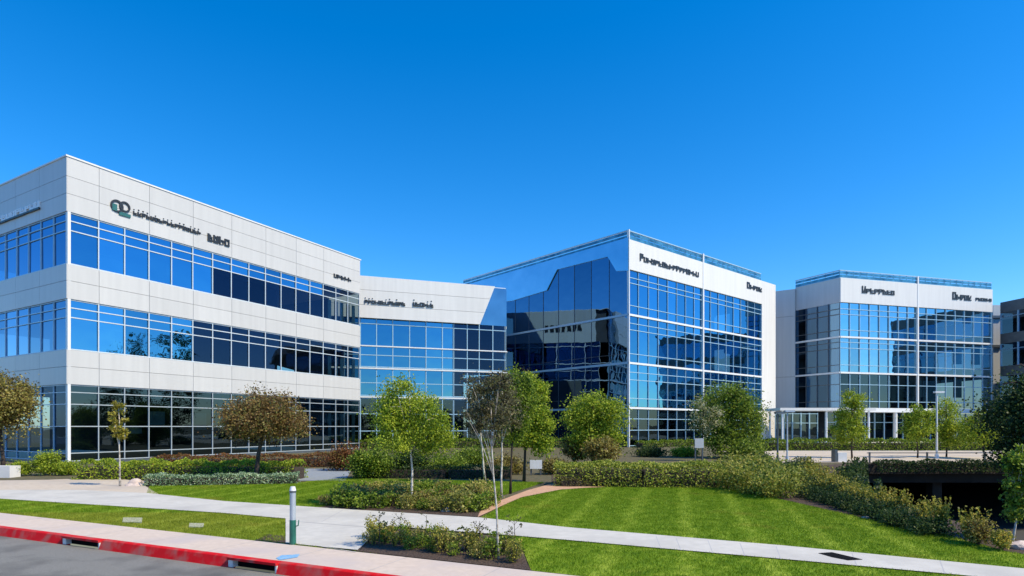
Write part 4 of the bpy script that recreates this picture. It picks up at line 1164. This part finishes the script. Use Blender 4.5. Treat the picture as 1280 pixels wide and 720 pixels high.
def pole(label, px, D, ytop, r, mat, lamp=False):
    b = at(px, D); zt = H + (HY - ytop) * D / F
    t = empty('lamp_post', b, label, 'lamp post')
    MB().tube(b, b + Vector((0, 0, zt)), r, r * .7, 10).build('pole', M[mat], t)
    MB().tube(b, b + Vector((0, 0, .25)), r * 2, r * 1.7, 12).build('base', M[mat], t)
    MB().obox(b + Vector((.12, 0, zt + .04)), (.26, 0, 0), (0, .11, 0), (0, 0, .05)).build('lamp_head', M[mat], t)
pole('white lamp pole rising among the young terrace trees', 1171, 35.5, 491, .06, 'white_metal')
pole('thin grey lamp pole before the entrance canopy', 984, 33, 515, .05, 'grey_metal')
pole('dark slim pole left of the grey lamp pole before the entrance', 972, 32, 517, .05, 'frame_dark')
def board(label, px, D, w, y0, y1, mat='white_metal'):
    k = D / F; z0 = H + (HY - y1) * k; z1 = H + (HY - y0) * k; b = at(px, D); hw = w / 2 * k
    t = empty('sign_board', b, label, 'sign board')
    mb = MB().box(b.x - hw, b.x + hw, b.y - .03, b.y + .03, z0, z1); mb.build('panel', M[mat], t)
    for s in (-1, 1): MB().box(b.x + s * hw * .8 - .03, b.x + s * hw * .8 + .03, b.y + .031, b.y + .09, 0, z1 - .05).build('post', M['frame_dark'], t)
board('small white sign board under the white flecked tree by the centre building', 874, 31.5, 11, 548, 560, 'grey_panel')
board('low white sign board behind the brick path', 670, 23.5, 15, 575, 586)
t = empty('utility_box', at(1050, 31.8), 'small white utility box with dark frame on the terrace edge', 'utility box')
b = at(1050, 32); MB().box(b.x - .2, b.x + .26, 31.8, 32.2, 0.012, .5).build('cabinet', M['white_metal'], t)
MB().box(b.x - .36, b.x - .23, 31.8, 32.2, 0.012, .66).build('frame', M['frame_dark'], t)
# terrace guard rail
t = empty('guard_rail', (30, 31.3, 0), 'low guard rail with dark posts along the terrace over the garage', 'guard rail')
mb = MB()
mb.box(18.5, 46, 31.24, 31.28, .50, .54).build('rail', M['frame_dark'], t)
for x in np.arange(18.6, 46, 3.0):
    MB().box(x, x + .06, 31.22, 31.3, 0.01, .56).build('post', M['frame_dark'], t)
# low white wall left, boulders
t = MB().box(*(G(-30, 597).x, G(11, 597).x), 22.3, 22.8, -.02, .42).build('low_wall', M['white_panel'], origin=(-20, 22.5, 0)); tag(t, 'low white garden wall cut by the left photo edge', 'wall')
def boulder(label, px, py, r):
    bm = bmesh.new(); bmesh.ops.create_icosphere(bm, subdivisions=3, radius=1)
    sd = random.uniform(0, 10)
    for v in bm.verts:
        c = v.co
        f = 1 + .22 * math.sin(c.x * 3 + sd) * math.cos(c.y * 2.6 + sd) + .1 * math.sin(c.z * 7 + sd * 2)
        v.co = Vector((c.x * r * 1.3 * f, c.y * r * f, max(-.3, c.z) * r * .8 * f))
    me = bpy.data.meshes.new('boulder'); bm.to_mesh(me); bm.free()
    o = link('boulder', me, M['stone']); o.location = G(px, py); tag(o, label, 'boulder', 'pale boulders among the planting')
boulder('pinkish boulder right of the slim staked tree', 168, 607, .24)
boulder('smaller pinkish boulder beside the hedge end', 178, 606, .17)
boulder('pale boulder in the bed by the path end', 557, 639, .10)
boulder('white rock at the lower right corner', 1272, 685, .16)
boulder('pale rock on the lawn edge beneath the sloping bank', 1083, 648, .07)

# tree line across the road behind the viewpoint: seen mirrored in the glass
ell = []
for i in range(34):
    u = -95 + i * 6.2 + random.uniform(-2, 2)
    p = UV(u, -24 + random.uniform(-5, 3), 0)
    hgt = random.uniform(5.0, 9.0)
    ell.append((p.x, p.y, hgt * .52, 3.6, 3.0, hgt * .5))
p = cloud(ell, 60000, .7, 1500, .2); p = p[p[:, 2] > .1]
v, f = leaves(p, .36)
t = np_mesh('tree_line', v, f, M['leaf_dark'], None, (0, -24, 0)); t['kind'] = 'stuff'; tag(t, 'dark tree line across the road mirrored in the glass', 'trees')
# tree line to the right of the campus, mirrored in the left building
ell = []
for (x_, y_, hgt) in ((48, 36.5, 15.5), (51, 41, 16.5), (50, 33, 13.0), (51, 43.4, 14)):
    for q in range(3): ell.append((x_ + random.uniform(-1, 1), y_ + random.uniform(-1, 1), hgt * (.35 + .25 * q), 1.7, 1.7, hgt * .2))
for i in range(12):
    hgt = random.uniform(4, 7.5)
    ell.append((47 + random.uniform(-2, 3), 8 + i * 3.0, hgt * .5, 2.4, 2.4, hgt * .5))
p = cloud(ell, 34000, .5, 900, .2); p = p[p[:, 2] > .1]
v, f = leaves(p, .24)
t = np_mesh('tree_line', v, f, M['leaf_dark'], None, (46, 20, 0)); t['kind'] = 'stuff'; tag(t, 'dark tree line beyond the sunken drive outside the frame', 'trees')

# ------------------------------------------------------------------ grass blades
def blades(poly, dens, ymax=22):
    xs = [p.x for p in poly]; ys = [p.y for p in poly]
    x0, x1, y0, y1 = max(min(xs), -16), min(max(xs), 10), min(ys), min(max(ys), ymax)
    n = int((x1 - x0) * (y1 - y0) * dens)
    X = rng.uniform(x0, x1, n); Y = rng.uniform(y0, y1, n)
    px = 640 + X / np.maximum(Y, .1) * F
    keep = (px > -40) & (px < 1320)
    c = np.zeros(n, bool); m = len(poly); j = m - 1
    for i in range(m):
        xi, yi, xj, yj = poly[i].x, poly[i].y, poly[j].x, poly[j].y
        if yi != yj:
            hit = ((yi > Y) != (yj > Y)) & (X < (xj - xi) * (Y - yi) / (yj - yi) + xi)
            c ^= hit
        j = i
    k = keep & c
    return np.stack([X[k], Y[k], np.zeros(k.sum())], 1)
P = np.concatenate([blades(l, 2300) for l in lawns])
n = len(P)
a = rng.uniform(0, 6.28, n); hgt = rng.uniform(.018, .042, n); w = rng.uniform(.003, .006, n)
dx = np.cos(a) * w; dy = np.sin(a) * w
lx = rng.normal(size=n) * .012; ly = rng.normal(size=n) * .012
v = np.stack([P + np.stack([-dx, -dy, 0 * a], 1), P + np.stack([dx, dy, 0 * a], 1), P + np.stack([lx, ly, hgt], 1)], 1).reshape(-1, 3)
t = np_mesh('grass', v, np.arange(3 * n).reshape(-1, 3), M['lawn_blades'], None, (0, 12, 0)); t['kind'] = 'stuff'; tag(t, 'short mown grass blades on the lawns', 'grass')

# ------------------------------------------------------------------ light, sky, camera
EL, AZ = R(48), R(-26)
S = Vector((math.cos(EL) * math.cos(AZ), math.cos(EL) * math.sin(AZ), math.sin(EL)))
sun = bpy.data.lights.new('sun', 'SUN'); sun.energy = 4.5; sun.angle = R(.5); sun.color = (1, .86, .60)
so = bpy.data.objects.new('sun', sun); COL.objects.link(so); so.rotation_euler = (-S).to_track_quat('-Z', 'Y').to_euler()
w = bpy.data.worlds.new('World'); scene.world = w; w.use_nodes = True
nt = w.node_tree
for n_ in list(nt.nodes): nt.nodes.remove(n_)
sky = nt.nodes.new('ShaderNodeTexSky'); sky.sky_type = 'NISHITA'; sky.sun_disc = False
sky.sun_elevation = EL; sky.sun_rotation = math.atan2(S.x, S.y)
sky.altitude = 0; sky.air_density = 1.0; sky.dust_density = .25; sky.ozone_density = 3.0
hs = nt.nodes.new('ShaderNodeHueSaturation'); hs.inputs['Saturation'].default_value = 1.33; hs.inputs['Value'].default_value = 1.0
bg = nt.nodes.new('ShaderNodeBackground'); bg.inputs['Strength'].default_value = .15
ow = nt.nodes.new('ShaderNodeOutputWorld')
tn = nt.nodes.new('ShaderNodeMixRGB'); tn.blend_type = 'MULTIPLY'; tn.inputs['Fac'].default_value = 1; tn.inputs['Color2'].default_value = (1.03, 1.13, 1.27, 1)
nt.links.new(sky.outputs[0], tn.inputs['Color1']); nt.links.new(tn.outputs[0], hs.inputs['Color']); nt.links.new(hs.outputs[0], bg.inputs['Color']); nt.links.new(bg.outputs[0], ow.inputs['Surface'])

cam = bpy.data.cameras.new('camera'); co = bpy.data.objects.new('camera', cam); COL.objects.link(co)
co.location = (0, 0, H); co.rotation_euler = (R(90), 0, 0)
cam.sensor_width = 36; cam.lens = 36 * F / 1280; cam.shift_y = (HY - 360) / 1280
cam.clip_start = .1; cam.clip_end = 5000
scene.camera = co
scene.view_settings.view_transform = 'Standard'; scene.view_settings.look = 'None'
scene.view_settings.exposure = 0.25; scene.view_settings.gamma = 1.0; scene.view_settings.use_curve_mapping = False
scene.cycles.max_bounces = 8; scene.cycles.transparent_max_bounces = 12
